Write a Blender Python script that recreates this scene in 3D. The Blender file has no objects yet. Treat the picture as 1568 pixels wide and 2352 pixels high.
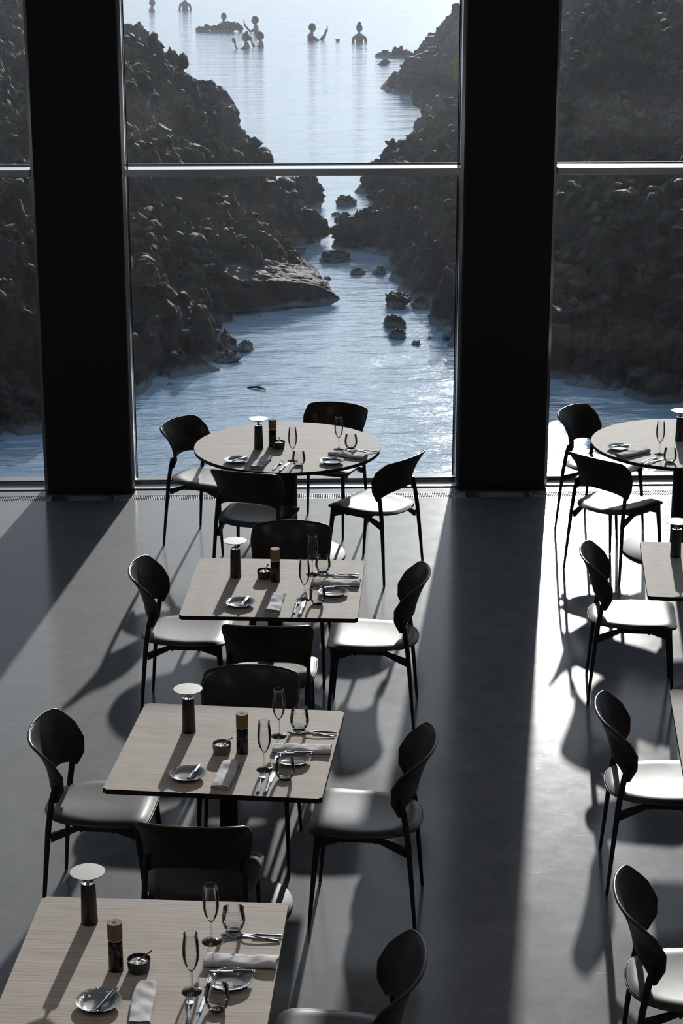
import bpy, bmesh, math, random
import numpy as np
from mathutils import Vector, Matrix, Euler, noise as mnoise

S = bpy.context.scene
COL = S.collection
PI = math.pi

# ------------------------------------------------------------------ camera, light, exposure
FPX = 4643.7
PITCH, YAW, CAM_Z = 0.3068, -0.031, 4.312
cd = bpy.data.cameras.new('camera')
cd.sensor_fit = 'VERTICAL'
cd.sensor_height = 36.0
cd.sensor_width = 24.0
cd.lens = FPX / 2352 * 36.0
cd.clip_start, cd.clip_end = 0.1, 3000
cam = bpy.data.objects.new('camera', cd)
cam.location = (0, 0, CAM_Z)
cam.rotation_euler = (PI / 2 - PITCH, 0, YAW)
COL.objects.link(cam)
S.camera = cam

SUN_EL, SUN_AZ = math.radians(15.6), math.radians(8.2)
S.view_settings.view_transform = 'Standard'
S.view_settings.look = 'None'
S.view_settings.gamma = 1.0
S.view_settings.use_curve_mapping = False
S.view_settings.exposure = 0.0
S.cycles.use_denoising = True
S.cycles.max_bounces = 10
S.cycles.diffuse_bounces = 3
S.cycles.glossy_bounces = 4
S.cycles.transmission_bounces = 8
S.cycles.transparent_max_bounces = 24
S.cycles.sample_clamp_indirect = 6.0
S.cycles.caustics_reflective = False
S.cycles.caustics_refractive = False

w = bpy.data.worlds.new('world')
S.world = w
w.use_nodes = True
nt = w.node_tree
nt.nodes.clear()
wo = nt.nodes.new('ShaderNodeOutputWorld')
bg = nt.nodes.new('ShaderNodeBackground')
SKY_BASE, SKY_GLOW, SKY_W = 1.0, 1.95, 26.0
geo = nt.nodes.new('ShaderNodeTexCoord')
vn = nt.nodes.new('ShaderNodeVectorMath'); vn.operation = 'NORMALIZE'
nt.links.new(geo.outputs['Generated'], vn.inputs[0])
dt = nt.nodes.new('ShaderNodeVectorMath'); dt.operation = 'DOT_PRODUCT'
nt.links.new(vn.outputs[0], dt.inputs[0])
dt.inputs[1].default_value = (math.sin(SUN_AZ) * math.cos(SUN_EL), math.cos(SUN_AZ) * math.cos(SUN_EL), math.sin(SUN_EL))
def wm(op, a, b):
    n = nt.nodes.new('ShaderNodeMath'); n.operation = op
    for i, v in enumerate((a, b)):
        if isinstance(v, (int, float)): n.inputs[i].default_value = v
        else: nt.links.new(v, n.inputs[i])
    return n.outputs[0]
# haze glow around the sun's direction, falling off with the angle from it
glow = wm('MULTIPLY', wm('POWER', 2.71828, wm('MULTIPLY', wm('SUBTRACT', dt.outputs['Value'], 1.0), SKY_W)), SKY_GLOW)
sx = nt.nodes.new('ShaderNodeSeparateXYZ'); nt.links.new(vn.outputs[0], sx.inputs[0])
rp = nt.nodes.new('ShaderNodeValToRGB')
nt.links.new(sx.outputs['Z'], rp.inputs['Fac'])
e_ = rp.color_ramp.elements
e_[0].position = 0.0; e_[0].color = (.34, .40, .48, 1)
e_[1].position = .7; e_[1].color = (.36, .44, .58, 1)
mg = nt.nodes.new('ShaderNodeVectorMath'); mg.operation = 'SCALE'
mg.inputs[0].default_value = (.90, .96, 1.0)
nt.links.new(glow, mg.inputs['Scale'])
ad = nt.nodes.new('ShaderNodeVectorMath'); ad.operation = 'ADD'
nt.links.new(rp.outputs['Color'], ad.inputs[0]); nt.links.new(mg.outputs[0], ad.inputs[1])
nt.links.new(ad.outputs[0], bg.inputs[0])
bg.inputs['Strength'].default_value = SKY_BASE
nt.links.new(bg.outputs[0], wo.inputs[0])

sd = bpy.data.lights.new('sun', 'SUN')
sd.energy = 4.6
sd.angle = math.radians(0.7)
sd.color = (1.0, 0.965, 0.92)
sun = bpy.data.objects.new('sun', sd)
dirv = Vector((math.sin(SUN_AZ) * math.cos(SUN_EL), math.cos(SUN_AZ) * math.cos(SUN_EL), math.sin(SUN_EL)))
sun.rotation_euler = dirv.to_track_quat('Z', 'Y').to_euler()
sun.location = (4, 30, 12)
COL.objects.link(sun)

for k_, (lx_, ly_) in enumerate(((-3.2, 1.0), (3.2, 1.0), (-3.2, 6.5), (3.2, 6.5))):
    ld = bpy.data.lights.new('ceiling_lamp', 'AREA'); ld.shape = 'DISK'; ld.size = .9; ld.energy = 22; ld.color = (1.0, .95, .90)
    lo = bpy.data.objects.new('ceiling_lamp', ld); lo.location = (lx_, ly_, 6.5); COL.objects.link(lo)

# ------------------------------------------------------------------ helpers
def tag(o, label=None, cat=None, group=None, kind=None):
    if label: o['label'] = label
    if cat: o['category'] = cat
    if group: o['group'] = group
    if kind: o['kind'] = kind
    return o

def empty(name, loc=(0, 0, 0), rz=0.0):
    o = bpy.data.objects.new(name, None)
    o.location = loc
    o.rotation_euler = (0, 0, rz)
    o.empty_display_size = 0.1
    COL.objects.link(o)
    return o

def link_mesh(name, me, mats, parent=None, smooth=False, auto=None):
    if smooth:
        me.polygons.foreach_set('use_smooth', [True] * len(me.polygons))
        if auto is not None:
            try: me.set_sharp_from_angle(angle=math.radians(auto))
            except Exception: pass
    for m in (mats if isinstance(mats, (list, tuple)) else [mats]):
        me.materials.append(m)
    o = bpy.data.objects.new(name, me)
    COL.objects.link(o)
    if parent is not None: o.parent = parent
    return o

def bm_obj(name, bm, mats, parent=None, smooth=False, auto=None):
    me = bpy.data.meshes.new(name)
    bmesh.ops.recalc_face_normals(bm, faces=bm.faces[:])
    bm.to_mesh(me)
    bm.free()
    return link_mesh(name, me, mats, parent, smooth, auto)

def py_obj(name, vs, fs, mats, parent=None, smooth=False, auto=None):
    me = bpy.data.meshes.new(name)
    me.from_pydata([tuple(map(float, v)) for v in vs], [], [tuple(map(int, f)) for f in fs])
    me.update()
    return link_mesh(name, me, mats, parent, smooth, auto)

def box(bm, c, s, bev=0.0, rot=None, mi=0):
    r = bmesh.ops.create_cube(bm, size=1.0)
    M = Matrix.Translation(c) @ (rot.to_matrix().to_4x4() if rot else Matrix()) @ Matrix.Diagonal((s[0], s[1], s[2], 1))
    bmesh.ops.transform(bm, matrix=M, verts=r['verts'])
    fs = set(f for v in r['verts'] for f in v.link_faces)
    for f in fs: f.material_index = mi
    if bev > 0:
        es = list(set(e for f in fs for e in f.edges))
        bmesh.ops.bevel(bm, geom=es, offset=bev, segments=2, affect='EDGES', profile=0.5)

def lathe(prof, n=32, closed=False):
    """Rotational surface from (r, z) pairs; returns a bmesh."""
    bm = bmesh.new()
    rings = []
    for r, z in prof:
        if r < 1e-6:
            rings.append([bm.verts.new((0, 0, z))])
        else:
            rings.append([bm.verts.new((r * math.cos(2 * PI * k / n), r * math.sin(2 * PI * k / n), z)) for k in range(n)])
    for a, b in zip(rings, rings[1:]):
        for k in range(n):
            k2 = (k + 1) % n
            if len(a) == 1 and len(b) == 1: continue
            if len(a) == 1: bm.faces.new((a[0], b[k], b[k2]))
            elif len(b) == 1: bm.faces.new((a[k], b[0], a[k2]))
            else: bm.faces.new((a[k], b[k], b[k2], a[k2]))
    return bm

def tube(bm, p0, p1, r0, r1, n=12, caps=True):
    p0, p1 = Vector(p0), Vector(p1)
    d = (p1 - p0).normalized()
    a = d.orthogonal().normalized()
    b = d.cross(a)
    A = [bm.verts.new(p0 + (a * math.cos(2 * PI * k / n) + b * math.sin(2 * PI * k / n)) * r0) for k in range(n)]
    B = [bm.verts.new(p1 + (a * math.cos(2 * PI * k / n) + b * math.sin(2 * PI * k / n)) * r1) for k in range(n)]
    for k in range(n):
        bm.faces.new((A[k], A[(k + 1) % n], B[(k + 1) % n], B[k]))
    if caps:
        bm.faces.new(A[::-1]); bm.faces.new(B)

def copy_tree(o, parent=None):
    c = o.copy()
    COL.objects.link(c)
    c.parent = parent
    for ch in KIDS.get(o.name, list(o.children)):
        copy_tree(ch, c)
    return c
KIDS = {}

# ------------------------------------------------------------------ materials
class NT:
    def __init__(s, name):
        s.m = bpy.data.materials.new(name)
        s.m.use_nodes = True
        s.t = s.m.node_tree
        s.t.nodes.clear()
        s.out = s.t.nodes.new('ShaderNodeOutputMaterial')
    def n(s, kind, **kw):
        nd = s.t.nodes.new('ShaderNode' + kind)
        for k, v in kw.items():
            if k in nd.inputs: nd.inputs[k].default_value = v
            else: setattr(nd, k, v)
        return nd
    def l(s, a, b): s.t.links.new(a, b)
    def coord(s, scale=(1, 1, 1), kind='Object', rot=(0, 0, 0)):
        tc = s.n('TexCoord')
        mp = s.n('Mapping')
        mp.inputs['Scale'].default_value = scale
        mp.inputs['Rotation'].default_value = rot
        if kind == 'World':
            g = s.n('NewGeometry'); s.l(g.outputs['Position'], mp.inputs['Vector'])
        else:
            s.l(tc.outputs[kind], mp.inputs['Vector'])
        return mp.outputs[0]
    def noise(s, vec, scale, detail=4, rough=.55, dist=0.0):
        nd = s.n('TexNoise', Scale=scale, Detail=detail, Roughness=rough, Distortion=dist)
        s.l(vec, nd.inputs['Vector'])
        return nd.outputs['Fac']
    def ramp(s, fac, stops):
        r = s.n('ValToRGB')
        e = r.color_ramp.elements
        while len(e) < len(stops): e.new(0.5)
        for el, (p, c) in zip(e, stops):
            el.position = p
            el.color = (c[0], c[1], c[2], 1) if isinstance(c, (tuple, list)) else (c, c, c, 1)
        s.l(fac, r.inputs['Fac'])
        return r.outputs['Color']
    def bump(s, h, strength, dist, normal=None):
        b = s.n('Bump', Strength=strength, Distance=dist)
        s.l(h, b.inputs['Height'])
        if normal: s.l(normal, b.inputs['Normal'])
        return b.outputs[0]
    def math(s, op, a, b=None, c=None):
        nd = s.n('Math', operation=op)
        for i, v in enumerate((a, b, c)):
            if v is None: continue
            if isinstance(v, (int, float)): nd.inputs[i].default_value = v
            else: s.l(v, nd.inputs[i])
        return nd.outputs[0]
    def mixc(s, fac, a, b):
        nd = s.n('Mix', data_type='RGBA')
        for i, v in ((0, fac), (6, a), (7, b)):
            if isinstance(v, (int, float)): nd.inputs[i].default_value = v
            elif isinstance(v, (tuple, list)): nd.inputs[i].default_value = (v[0], v[1], v[2], 1)
            else: s.l(v, nd.inputs[i])
        return nd.outputs[2]
    def pbr(s, color=(.5, .5, .5), rough=.5, metal=0.0, normal=None, spec=None, coat=0.0, ior=None, **kw):
        p = s.n('BsdfPrincipled')
        for key, v in (('Base Color', color), ('Roughness', rough), ('Metallic', metal), ('Normal', normal),
                       ('Specular IOR Level', spec), ('Coat Weight', coat), ('IOR', ior)):
            if v is None: continue
            if isinstance(v, (int, float)): p.inputs[key].default_value = v
            elif isinstance(v, (tuple, list)): p.inputs[key].default_value = (v[0], v[1], v[2], 1)
            else: s.l(v, p.inputs[key])
        for k, v in kw.items(): p.inputs[k.replace('_', ' ')].default_value = v
        s.l(p.outputs[0], s.out.inputs['Surface'])
        return p

def simple(name, color, rough=.5, metal=0.0, **kw):
    t = NT(name); t.pbr(color, rough, metal, **kw); return t.m

def m_floor():
    t = NT('polished_concrete')
    v = t.coord(kind='World')
    n1 = t.noise(v, 0.9, 6, .6, .4); n2 = t.noise(v, 7.0, 6, .65); n3 = t.noise(v, 90.0, 3, .6)
    a = t.ramp(n1, [(.3, (.080, .084, .093)), (.7, (.155, .160, .169))])
    b = t.ramp(n2, [(.35, (.085, .089, .098)), (.7, (.175, .180, .189))])
    c = t.mixc(.5, a, b)
    sp = t.ramp(n3, [(.5, 0.0), (.72, 1.0)])
    c = t.mixc(t.math('MULTIPLY', sp, .5), c, (.24, .24, .24))
    r = t.math('ADD', t.math('MULTIPLY', n2, .08), .110)
    # fine scratches
    vs = t.coord((1, 14, 1), 'World', (0, 0, .5)); sc = t.noise(vs, 9.0, 5, .7, 1.5)
    r = t.math('ADD', r, t.math('MULTIPLY', t.math('GREATER_THAN', sc, .64), .06))
    h = t.math('ADD', t.math('MULTIPLY', n3, .25), n2)
    nm = t.bump(h, .05, .01)
    p = t.pbr(c, .72, normal=nm, ior=1.5, spec=.2, coat=.36)
    t.l(r, p.inputs['Coat Roughness'])
    return t.m

def m_wood(name, rot, c1=(.37, .312, .272), c2=(.54, .472, .425)):
    t = NT(name)
    v = t.coord((1.2, 26, 4), 'Object', (0, 0, rot))
    v2 = t.coord((.8, 5, 2), 'Object', (0, 0, rot))
    n1 = t.noise(v, 4.0, 6, .62, .5); n2 = t.noise(v2, 3.0, 4, .5, 1.4)
    wv = t.n('TexWave', wave_type='BANDS', bands_direction='Y', Scale=3.2, Distortion=5.0, Detail=3.0)
    wv.inputs['Detail Scale'].default_value = 1.2
    t.l(v2, wv.inputs['Vector'])
    c = t.ramp(n1, [(.32, c1), (.62, c2)])
    d = t.ramp(wv.outputs['Fac'], [(.1, tuple(x * .86 for x in c2)), (.7, tuple(min(1, x * 1.08) for x in c2))])
    c = t.mixc(.45, c, d)
    c = t.mixc(t.math('MULTIPLY', t.ramp(n2, [(.35, 1.0), (.6, 0.0)]), .28), c, tuple(x * .8 for x in c1))
    pores = t.ramp(n1, [(.30, 1.0), (.40, 0.0)])
    c = t.mixc(t.math('MULTIPLY', pores, .4), c, tuple(x * .55 for x in c1))
    nm = t.bump(n1, .18, .002)
    t.pbr(c, .7, normal=nm, spec=.16)
    return t.m

def m_leather():
    t = NT('black_leather')
    v = t.coord((1, 1, 1), 'Object')
    n1 = t.noise(v, 9.0, 2, .5, .6); n2 = t.noise(v, 420.0, 2, .5)
    c = t.ramp(n1, [(.3, (.036, .030, .025)), (.7, (.052, .043, .035))])
    r = t.math('ADD', t.math('MULTIPLY', n1, .14), .42)
    h = t.math('ADD', t.math('MULTIPLY', n2, .12), n1)
    t.pbr(c, r, normal=t.bump(h, .10, .003), spec=.15, coat=.22, Coat_Roughness=.24)
    return t.m

def m_rock(name='basalt_lava', moss=1.0, dark=1.0):
    t = NT(name)
    v = t.coord(kind='World')
    n1 = t.noise(v, 1.6, 6, .65, .3); n2 = t.noise(v, 11.0, 8, .72, .2); n3 = t.noise(v, 45.0, 5, .7)
    vo = t.n('TexVoronoi', feature='DISTANCE_TO_EDGE', Scale=5.0); t.l(v, vo.inputs['Vector'])
    base = t.ramp(n2, [(.3, (.035 * dark, .036 * dark, .038 * dark)), (.55, (.085 * dark, .082 * dark, .078 * dark)), (.75, (.17 * dark, .16 * dark, .145 * dark))])
    vc = t.n('TexVoronoi', feature='F1', Scale=4.2); t.l(v, vc.inputs['Vector'])
    sc = t.n('SeparateColor'); t.l(vc.outputs['Color'], sc.inputs[0])
    base = t.mixc(t.math('MULTIPLY', sc.outputs[0], .7), base, (.022 * dark, .022 * dark, .024 * dark))
    rust = t.ramp(n1, [(.45, 0.0), (.7, 1.0)])
    c = t.mixc(t.math('MULTIPLY', rust, .5), base, (.12 * dark, .085 * dark, .062 * dark))
    g = t.n('NewGeometry')
    sep = t.n('SeparateXYZ'); t.l(g.outputs['Normal'], sep.inputs[0])
    sp = t.n('SeparateXYZ'); t.l(g.outputs['Position'], sp.inputs[0])
    up = t.ramp(sep.outputs['Z'], [(.35, 0.0), (.75, 1.0)])
    mn = t.ramp(t.noise(v, 2.3, 5, .7), [(.47, 0.0), (.58, 1.0)])
    hi = t.ramp(t.math('MULTIPLY', t.math('ADD', sp.outputs['Z'], .3), .8), [(.25, 0.0), (.9, 1.0)])
    mf = t.math('MULTIPLY', t.math('MULTIPLY', up, mn), t.math('MULTIPLY', hi, moss))
    mcol = t.ramp(n2, [(.3, (.06, .075, .022)), (.7, (.21, .20, .06))])
    c = t.mixc(mf, c, mcol)
    # silica crust left by the water at the waterline
    zz = t.math('SUBTRACT', sp.outputs['Z'], t.math('MULTIPLY', n2, .16))
    wl = t.ramp(t.math('ADD', zz, .5), [(.02, 1.0), (.17, 1.0), (.21, 0.0)])
    c = t.mixc(t.math('MULTIPLY', wl, .8), c, (.42, .47, .52))
    h = t.math('ADD', t.math('MULTIPLY', n2, 1.0), t.math('MULTIPLY', n3, .45))
    h = t.math('ADD', h, t.math('MULTIPLY', t.math('MINIMUM', vo.outputs['Distance'], .12), 2.5))
    nm = t.bump(h, 1.0, .11)
    r = t.ramp(n3, [(.3, .55), (.7, .85)])
    t.pbr(c, r, normal=nm, spec=.3)
    return t.m

def m_water():
    t = NT('milky_lagoon_water')
    v = t.coord((.75, 2.1, 1.0), 'World', (0, 0, .12))
    n5 = t.noise(v, .9, 3, .5, .3)
    n1 = t.noise(v, 2.2, 5, .58, .35)
    n2 = t.noise(v, 9.0, 4, .55, .2)
    n3 = t.noise(t.coord((1, 1.4, 1), 'World'), .35, 3, .5)
    gust = t.ramp(n3, [(.3, .7), (.7, 1.0)])
    n4 = t.noise(v, 24.0, 3, .5)
    h = t.math('ADD', t.math('ADD', t.math('MULTIPLY', n1, .8), t.math('MULTIPLY', n5, 3.2)), t.math('ADD', t.math('MULTIPLY', n2, .38), t.math('MULTIPLY', n4, .12)))
    h = t.math('MULTIPLY', h, gust)
    b = t.n('Bump', Strength=.19, Distance=.12)
    t.l(h, b.inputs['Height'])
    body = t.ramp(n3, [(.3, (.24, .37, .50)), (.7, (.30, .42, .53))])
    t.pbr(body, .10, normal=b.outputs[0], ior=1.5)
    return t.m

def m_glass(name='window_glass', tint=(.93, .96, .97), refl=1.0):
    t = NT(name)
    f = t.n('Fresnel', IOR=1.5)
    tr = t.n('BsdfTransparent'); tr.inputs[0].default_value = (*tint, 1)
    gl = t.n('BsdfGlossy', Roughness=0.0)
    mx = t.n('MixShader')
    t.l(t.math('MULTIPLY', f.outputs[0], refl), mx.inputs[0])
    t.l(tr.outputs[0], mx.inputs[1]); t.l(gl.outputs[0], mx.inputs[2])
    t.l(mx.outputs[0], t.out.inputs['Surface'])
    return t.m

def m_glassware():
    t = NT('drinking_glass')
    f = t.n('LayerWeight', Blend=.32)
    col = t.ramp(f.outputs['Facing'], [(.0, (.955, .955, .95)), (.6, (.92, .92, .915)), (.9, (.66, .67, .68)), (1.0, (.22, .23, .24))])
    tr = t.n('BsdfTransparent'); t.l(col, tr.inputs[0])
    gl = t.n('BsdfGlossy', Roughness=0.02)
    fr = t.n('Fresnel', IOR=1.42)
    mx = t.n('MixShader'); t.l(fr.outputs[0], mx.inputs[0])
    t.l(tr.outputs[0], mx.inputs[1]); t.l(gl.outputs[0], mx.inputs[2])
    t.l(mx.outputs[0], t.out.inputs['Surface'])
    return t.m

def m_cloth():
    t = NT('pale_linen')
    v = t.coord(kind='Object')
    n = t.noise(v, 26.0, 3, .5, .5); n2 = t.noise(v, 900.0, 2, .5)
    h = t.math('ADD', t.math('MULTIPLY', n2, .1), n)
    t.pbr((.66, .65, .68), .85, normal=t.bump(h, .3, .006))
    return t.m

def m_plate():
    t = NT('glazed_grey_porcelain')
    v = t.coord((1, 1, 1), 'Object')
    g = t.n('NewGeometry')
    tc = t.n('TexCoord')
    sep = t.n('SeparateXYZ'); t.l(tc.outputs['Object'], sep.inputs[0])
    rr = t.math('SQRT', t.math('ADD', t.math('MULTIPLY', sep.outputs[0], sep.outputs[0]), t.math('MULTIPLY', sep.outputs[1], sep.outputs[1])))
    th = t.math('ARCTAN2', sep.outputs[1], sep.outputs[0])
    a = t.math('SINE', t.math('ADD', t.math('MULTIPLY', th, 36.0), t.math('MULTIPLY', rr, 900.0)))
    b = t.math('SINE', t.math('SUBTRACT', t.math('MULTIPLY', th, 36.0), t.math('MULTIPLY', rr, 900.0)))
    lat = t.math('MAXIMUM', a, b)
    band = t.math('MULTIPLY', t.math('GREATER_THAN', rr, .056), t.math('LESS_THAN', rr, .0745))
    h = t.math('MULTIPLY', lat, band)
    t.pbr((.34, .35, .365), .16, normal=t.bump(h, .5, .0012), coat=.4)
    return t.m

M = {}
M['floor'] = m_floor()
M['wood_x'] = m_wood('oak_grain_across', 0.0)
M['wood_y'] = m_wood('oak_grain_along', PI / 2)
M['mill_wood'] = m_wood('mill_oak', PI / 2, (.20, .115, .055), (.34, .21, .11))
M['leather'] = m_leather()
M['binding'] = simple('leather_edge_binding', (.045, .042, .04), .32)
M['black_metal'] = simple('black_powder_coat', (.012, .012, .012), .42)
M['table_edge'] = simple('black_table_edge', (.012, .012, .012), .45)
M['base_metal'] = simple('dark_base_plate', (.045, .045, .043), .6)
M['column'] = simple('matt_black_cladding', (.008, .008, .008), .55)
M['frame'] = simple('anodised_frame', (.46, .46, .47), .14, 1.0)
M['steel'] = simple('polished_steel', (.72, .72, .72), .12, 1.0)
M['mirror'] = simple('lamp_mirror_dish', (.8, .79, .76), .08, 1.0)
M['lamp_disc'] = simple('lamp_disc_grey', (.50, .49, .46), .5)
M['lamp_body'] = simple('lamp_body_black', (.012, .012, .012), .4)
M['mill_body'] = simple('mill_body_black', (.010, .010, .011), .12)
M['bowl'] = simple('dark_stoneware', (.035, .035, .034), .5)
M['bowl_pale'] = simple('grey_stoneware', (.16, .155, .145), .6)
M['gold'] = simple('brass_spoon', (.62, .38, .17), .28, 1.0)
M['cloth'] = m_cloth()
M['plate'] = m_plate()
M['glass'] = m_glass()
M['glassware'] = m_glassware()
t_ = NT('solid_glass'); tr_ = t_.n('BsdfTransparent'); tr_.inputs[0].default_value = (.9, .91, .91, 1)
gl_ = t_.n('BsdfGlossy', Roughness=.06); mx_ = t_.n('MixShader'); fr_ = t_.n('Fresnel', IOR=1.33)
t_.l(fr_.outputs[0], mx_.inputs[0]); t_.l(tr_.outputs[0], mx_.inputs[1]); t_.l(gl_.outputs[0], mx_.inputs[2]); t_.l(mx_.outputs[0], t_.out.inputs['Surface'])
M['clear_glass'] = t_.m
M['rock'] = m_rock()
M['rock_bare'] = m_rock('basalt_bare', .25, 1.15)
M['rock_slab'] = m_rock('basalt_wet_slab', 0.0, .9)
M['moss'] = simple('yellow_green_moss', (.16, .17, .04), .95)
M['water'] = m_water()
M['wall'] = simple('grey_wall', (.30, .30, .31), .8)
M['ceiling'] = simple('pale_ceiling', (.38, .38, .38), .8)
M['grille'] = simple('steel_grille', (.50, .49, .47), .45, 0.0)
M['sill'] = simple('satin_sill_plate', (.42, .42, .43), .3, .4)
M['void'] = simple('grille_trough', (.006, .006, .006), .7)
M['skin'] = simple('wet_skin', (.20, .115, .085), .45)
M['hair'] = simple('dark_hair', (.015, .011, .009), .5)
M['swim'] = simple('black_swimwear', (.01, .01, .012), .6)
M['phone'] = simple('phone_black', (.01, .01, .01), .3)
M['drink'] = simple('amber_drink', (.85, .45, .05), .2, Transmission_Weight=.6)
t_ = NT('coarse_sea_salt')
vv = t_.coord(kind='Object'); nn = t_.noise(vv, 320.0, 3, .7)
t_.pbr(t_.ramp(nn, [(.35, (.25, .25, .25)), (.65, (.75, .75, .74))]), .35, normal=t_.bump(nn, .8, .003))
M['salt'] = t_.m
M['bark'] = simple('driftwood', (.04, .032, .025), .8)

# ------------------------------------------------------------------ the setting
FY = 14.10            # inner face of the window wall
GY = 14.34            # glass
WZ = -0.30            # water level
CEIL = 6.6
X0, X1, YB = -10.0, 10.0, -6.0
COLS = [(-7.80, -7.195), (-4.745, -4.14), (-1.695, -1.090), (1.296, 1.920), (4.30, 4.925), (7.35, 7.97)]
bays = []
prev = X0
for a, b in COLS:
    bays.append((prev, a)); prev = b
bays.append((prev, X1))

bm = bmesh.new(); box(bm, ((X0 + X1) / 2, (YB + FY - .17) / 2, -.06), (X1 - X0, FY - .17 - YB, .12))
box(bm, ((X0 + X1) / 2, (FY - .05 + GY + .2) / 2, -.06), (X1 - X0, GY + .2 - FY + .05, .12))
tag(bm_obj('floor', bm, M['floor']), kind='structure')
bm = bmesh.new(); box(bm, ((X0 + X1) / 2, (YB + GY) / 2, CEIL + .1), (X1 - X0, GY - YB + .6, .2))
tag(bm_obj('ceiling', bm, M['ceiling']), kind='structure')
for nm, c, s in (('wall_left', (X0 - .1, (YB + GY) / 2, CEIL / 2), (.2, GY - YB, CEIL)),
                 ('wall_right', (X1 + .1, (YB + GY) / 2, CEIL / 2), (.2, GY - YB, CEIL)),
                 ('wall_back', ((X0 + X1) / 2, YB - .1, CEIL / 2), (X1 - X0, .2, CEIL))):
    bm = bmesh.new(); box(bm, c, s)
    tag(bm_obj(nm, bm, M['wall']), kind='structure')
bm = bmesh.new(); box(bm, ((X0 + X1) / 2, GY + .16, -.60), (X1 - X0, .2, .90))
tag(bm_obj('wall_outer_plinth', bm, M['column']), kind='structure')

for a, b in COLS:
    bm = bmesh.new()
    box(bm, ((a + b) / 2, (FY + GY + .12) / 2, CEIL / 2), (b - a, GY + .12 - FY, CEIL), .004)
    tag(bm_obj('column', bm, M['column']), kind='structure')

for i, (a, b) in enumerate(bays):
    W_ = b - a; xc = (a + b) / 2
    fr = bmesh.new()
    box(fr, (xc, GY, .014), (W_, .03, .028), .002)
    for x in (a + .0125, b - .0125):
        box(fr, (x, (FY + .04 + GY + .05) / 2, CEIL / 2), (.025, GY - FY + .01, CEIL - .02), .002)
    box(fr, (xc, GY, CEIL - .06), (W_, .2, .12), .003)
    o = tag(bm_obj('window_%d' % (i + 1), fr, M['frame']), kind='structure')
    lg = bmesh.new(); box(lg, (xc, (GY - .15 + GY - .01) / 2, .004), (W_, .14, .008), .002)        # flush sill plate
    bm_obj('sill_plate', lg, M['sill'], o)
    tr = bmesh.new()
    box(tr, (xc, (FY + GY + .03) / 2, 2.3185), (W_ - .05, GY + .03 - FY, .049), .004)
    for zt in (4.62,):
        box(tr, (xc, (FY + GY + .03) / 2, zt), (W_ - .05, GY + .03 - FY, .049), .004)
    bm_obj('transom', tr, M['frame'], o)
    gk = bmesh.new()                                                                        # black rubber gaskets
    for z in (.030, 2.290, 2.348):
        box(gk, (xc, GY - .012, z), (W_ - .05, .012, .008))
    for x in (a + .030, b - .030):
        box(gk, (x, GY - .012, 2.3), (.008, .012, 4.5))
    bm_obj('gasket', gk, M['void'], o)
    for z0, z1 in ((.025, 2.294), (2.343, 4.595), (4.645, CEIL - .12)):
        g = bmesh.new()
        vs = [g.verts.new(p) for p in ((a + .025, GY, z0), (b - .025, GY, z0), (b - .025, GY, z1), (a + .025, GY, z1))]
        g.faces.new(vs)
        bm_obj('glass_pane', g, M['glass'], o)
    if -5 < xc < 5:
        tg = bmesh.new()
        box(tg, (xc, FY - .11, -.045), (W_ + .3, .118, .01))
        gx0, gx1 = a - .12, b + .04
        n_ = int((gx1 - gx0) / .0125)
        gr = bmesh.new()
        for k in range(n_):
            box(gr, (gx0 + (k + .5) * (gx1 - gx0) / n_, FY - .11, -.008), (.0052, .112, .014))
        for y in (FY - .170, FY - .11, FY - .050):
            box(gr, ((gx0 + gx1) / 2, y, -.005), (gx1 - gx0, .005, .011))
        go = tag(bm_obj('trim_%d' % (i + 1), gr, M['grille']), kind='structure')
        bm_obj('trough', tg, M['void'], go)

# ------------------------------------------------------------------ tables
def table(name, x, y, rz, kind, mat, label, group=None):
    t = empty(name, (x, y, 0), rz)
    tag(t, label, 'table', group)
    H, T = .745, .022
    bm = bmesh.new()
    if kind == 'square':
        box(bm, (0, 0, H - T / 2), (.9, .9, T))
        es = [e for e in bm.edges if abs(e.verts[0].co.z - e.verts[1].co.z) > .01]
        bmesh.ops.bevel(bm, geom=es, offset=.012, segments=3, affect='EDGES')
    else:
        bmesh.ops.create_cone(bm, cap_ends=True, segments=128, radius1=.606, radius2=.606, depth=T, matrix=Matrix.Translation((0, 0, H - T / 2)))
    for f in bm.faces: f.material_index = 0 if f.normal.z > .9 else 1
    bm_obj('tabletop', bm, [mat, M['table_edge']], t)
    cw, br = (.078, .27) if kind == 'square' else (.125, .38)
    bm = bmesh.new()
    if kind == 'square': box(bm, (0, 0, H / 2), (cw, cw, H - 2 * T), .006)
    else: bmesh.ops.create_cone(bm, cap_ends=True, segments=40, radius1=cw / 2, radius2=cw / 2, depth=H - 2 * T, matrix=Matrix.Translation((0, 0, H / 2)))
    bm_obj('pedestal_column', bm, M['black_metal'], t, kind != 'square', 40)
    pr = [(0, .0), (br - .004, 0), (br, .004), (br, .010), (br - .005, .014), (0, .016)]
    bm_obj('base_plate', lathe(pr, 72), M['base_metal'], t, True, 40)
    bm = bmesh.new()
    L_ = .32 if kind == 'square' else .42
    for a_ in (PI / 4, -PI / 4):
        box(bm, (0, 0, H - T - .014), (L_ * 2, .045, .022), .003, Euler((0, 0, a_)))
    bm_obj('top_bracket', bm, M['black_metal'], t)
    return t

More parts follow.
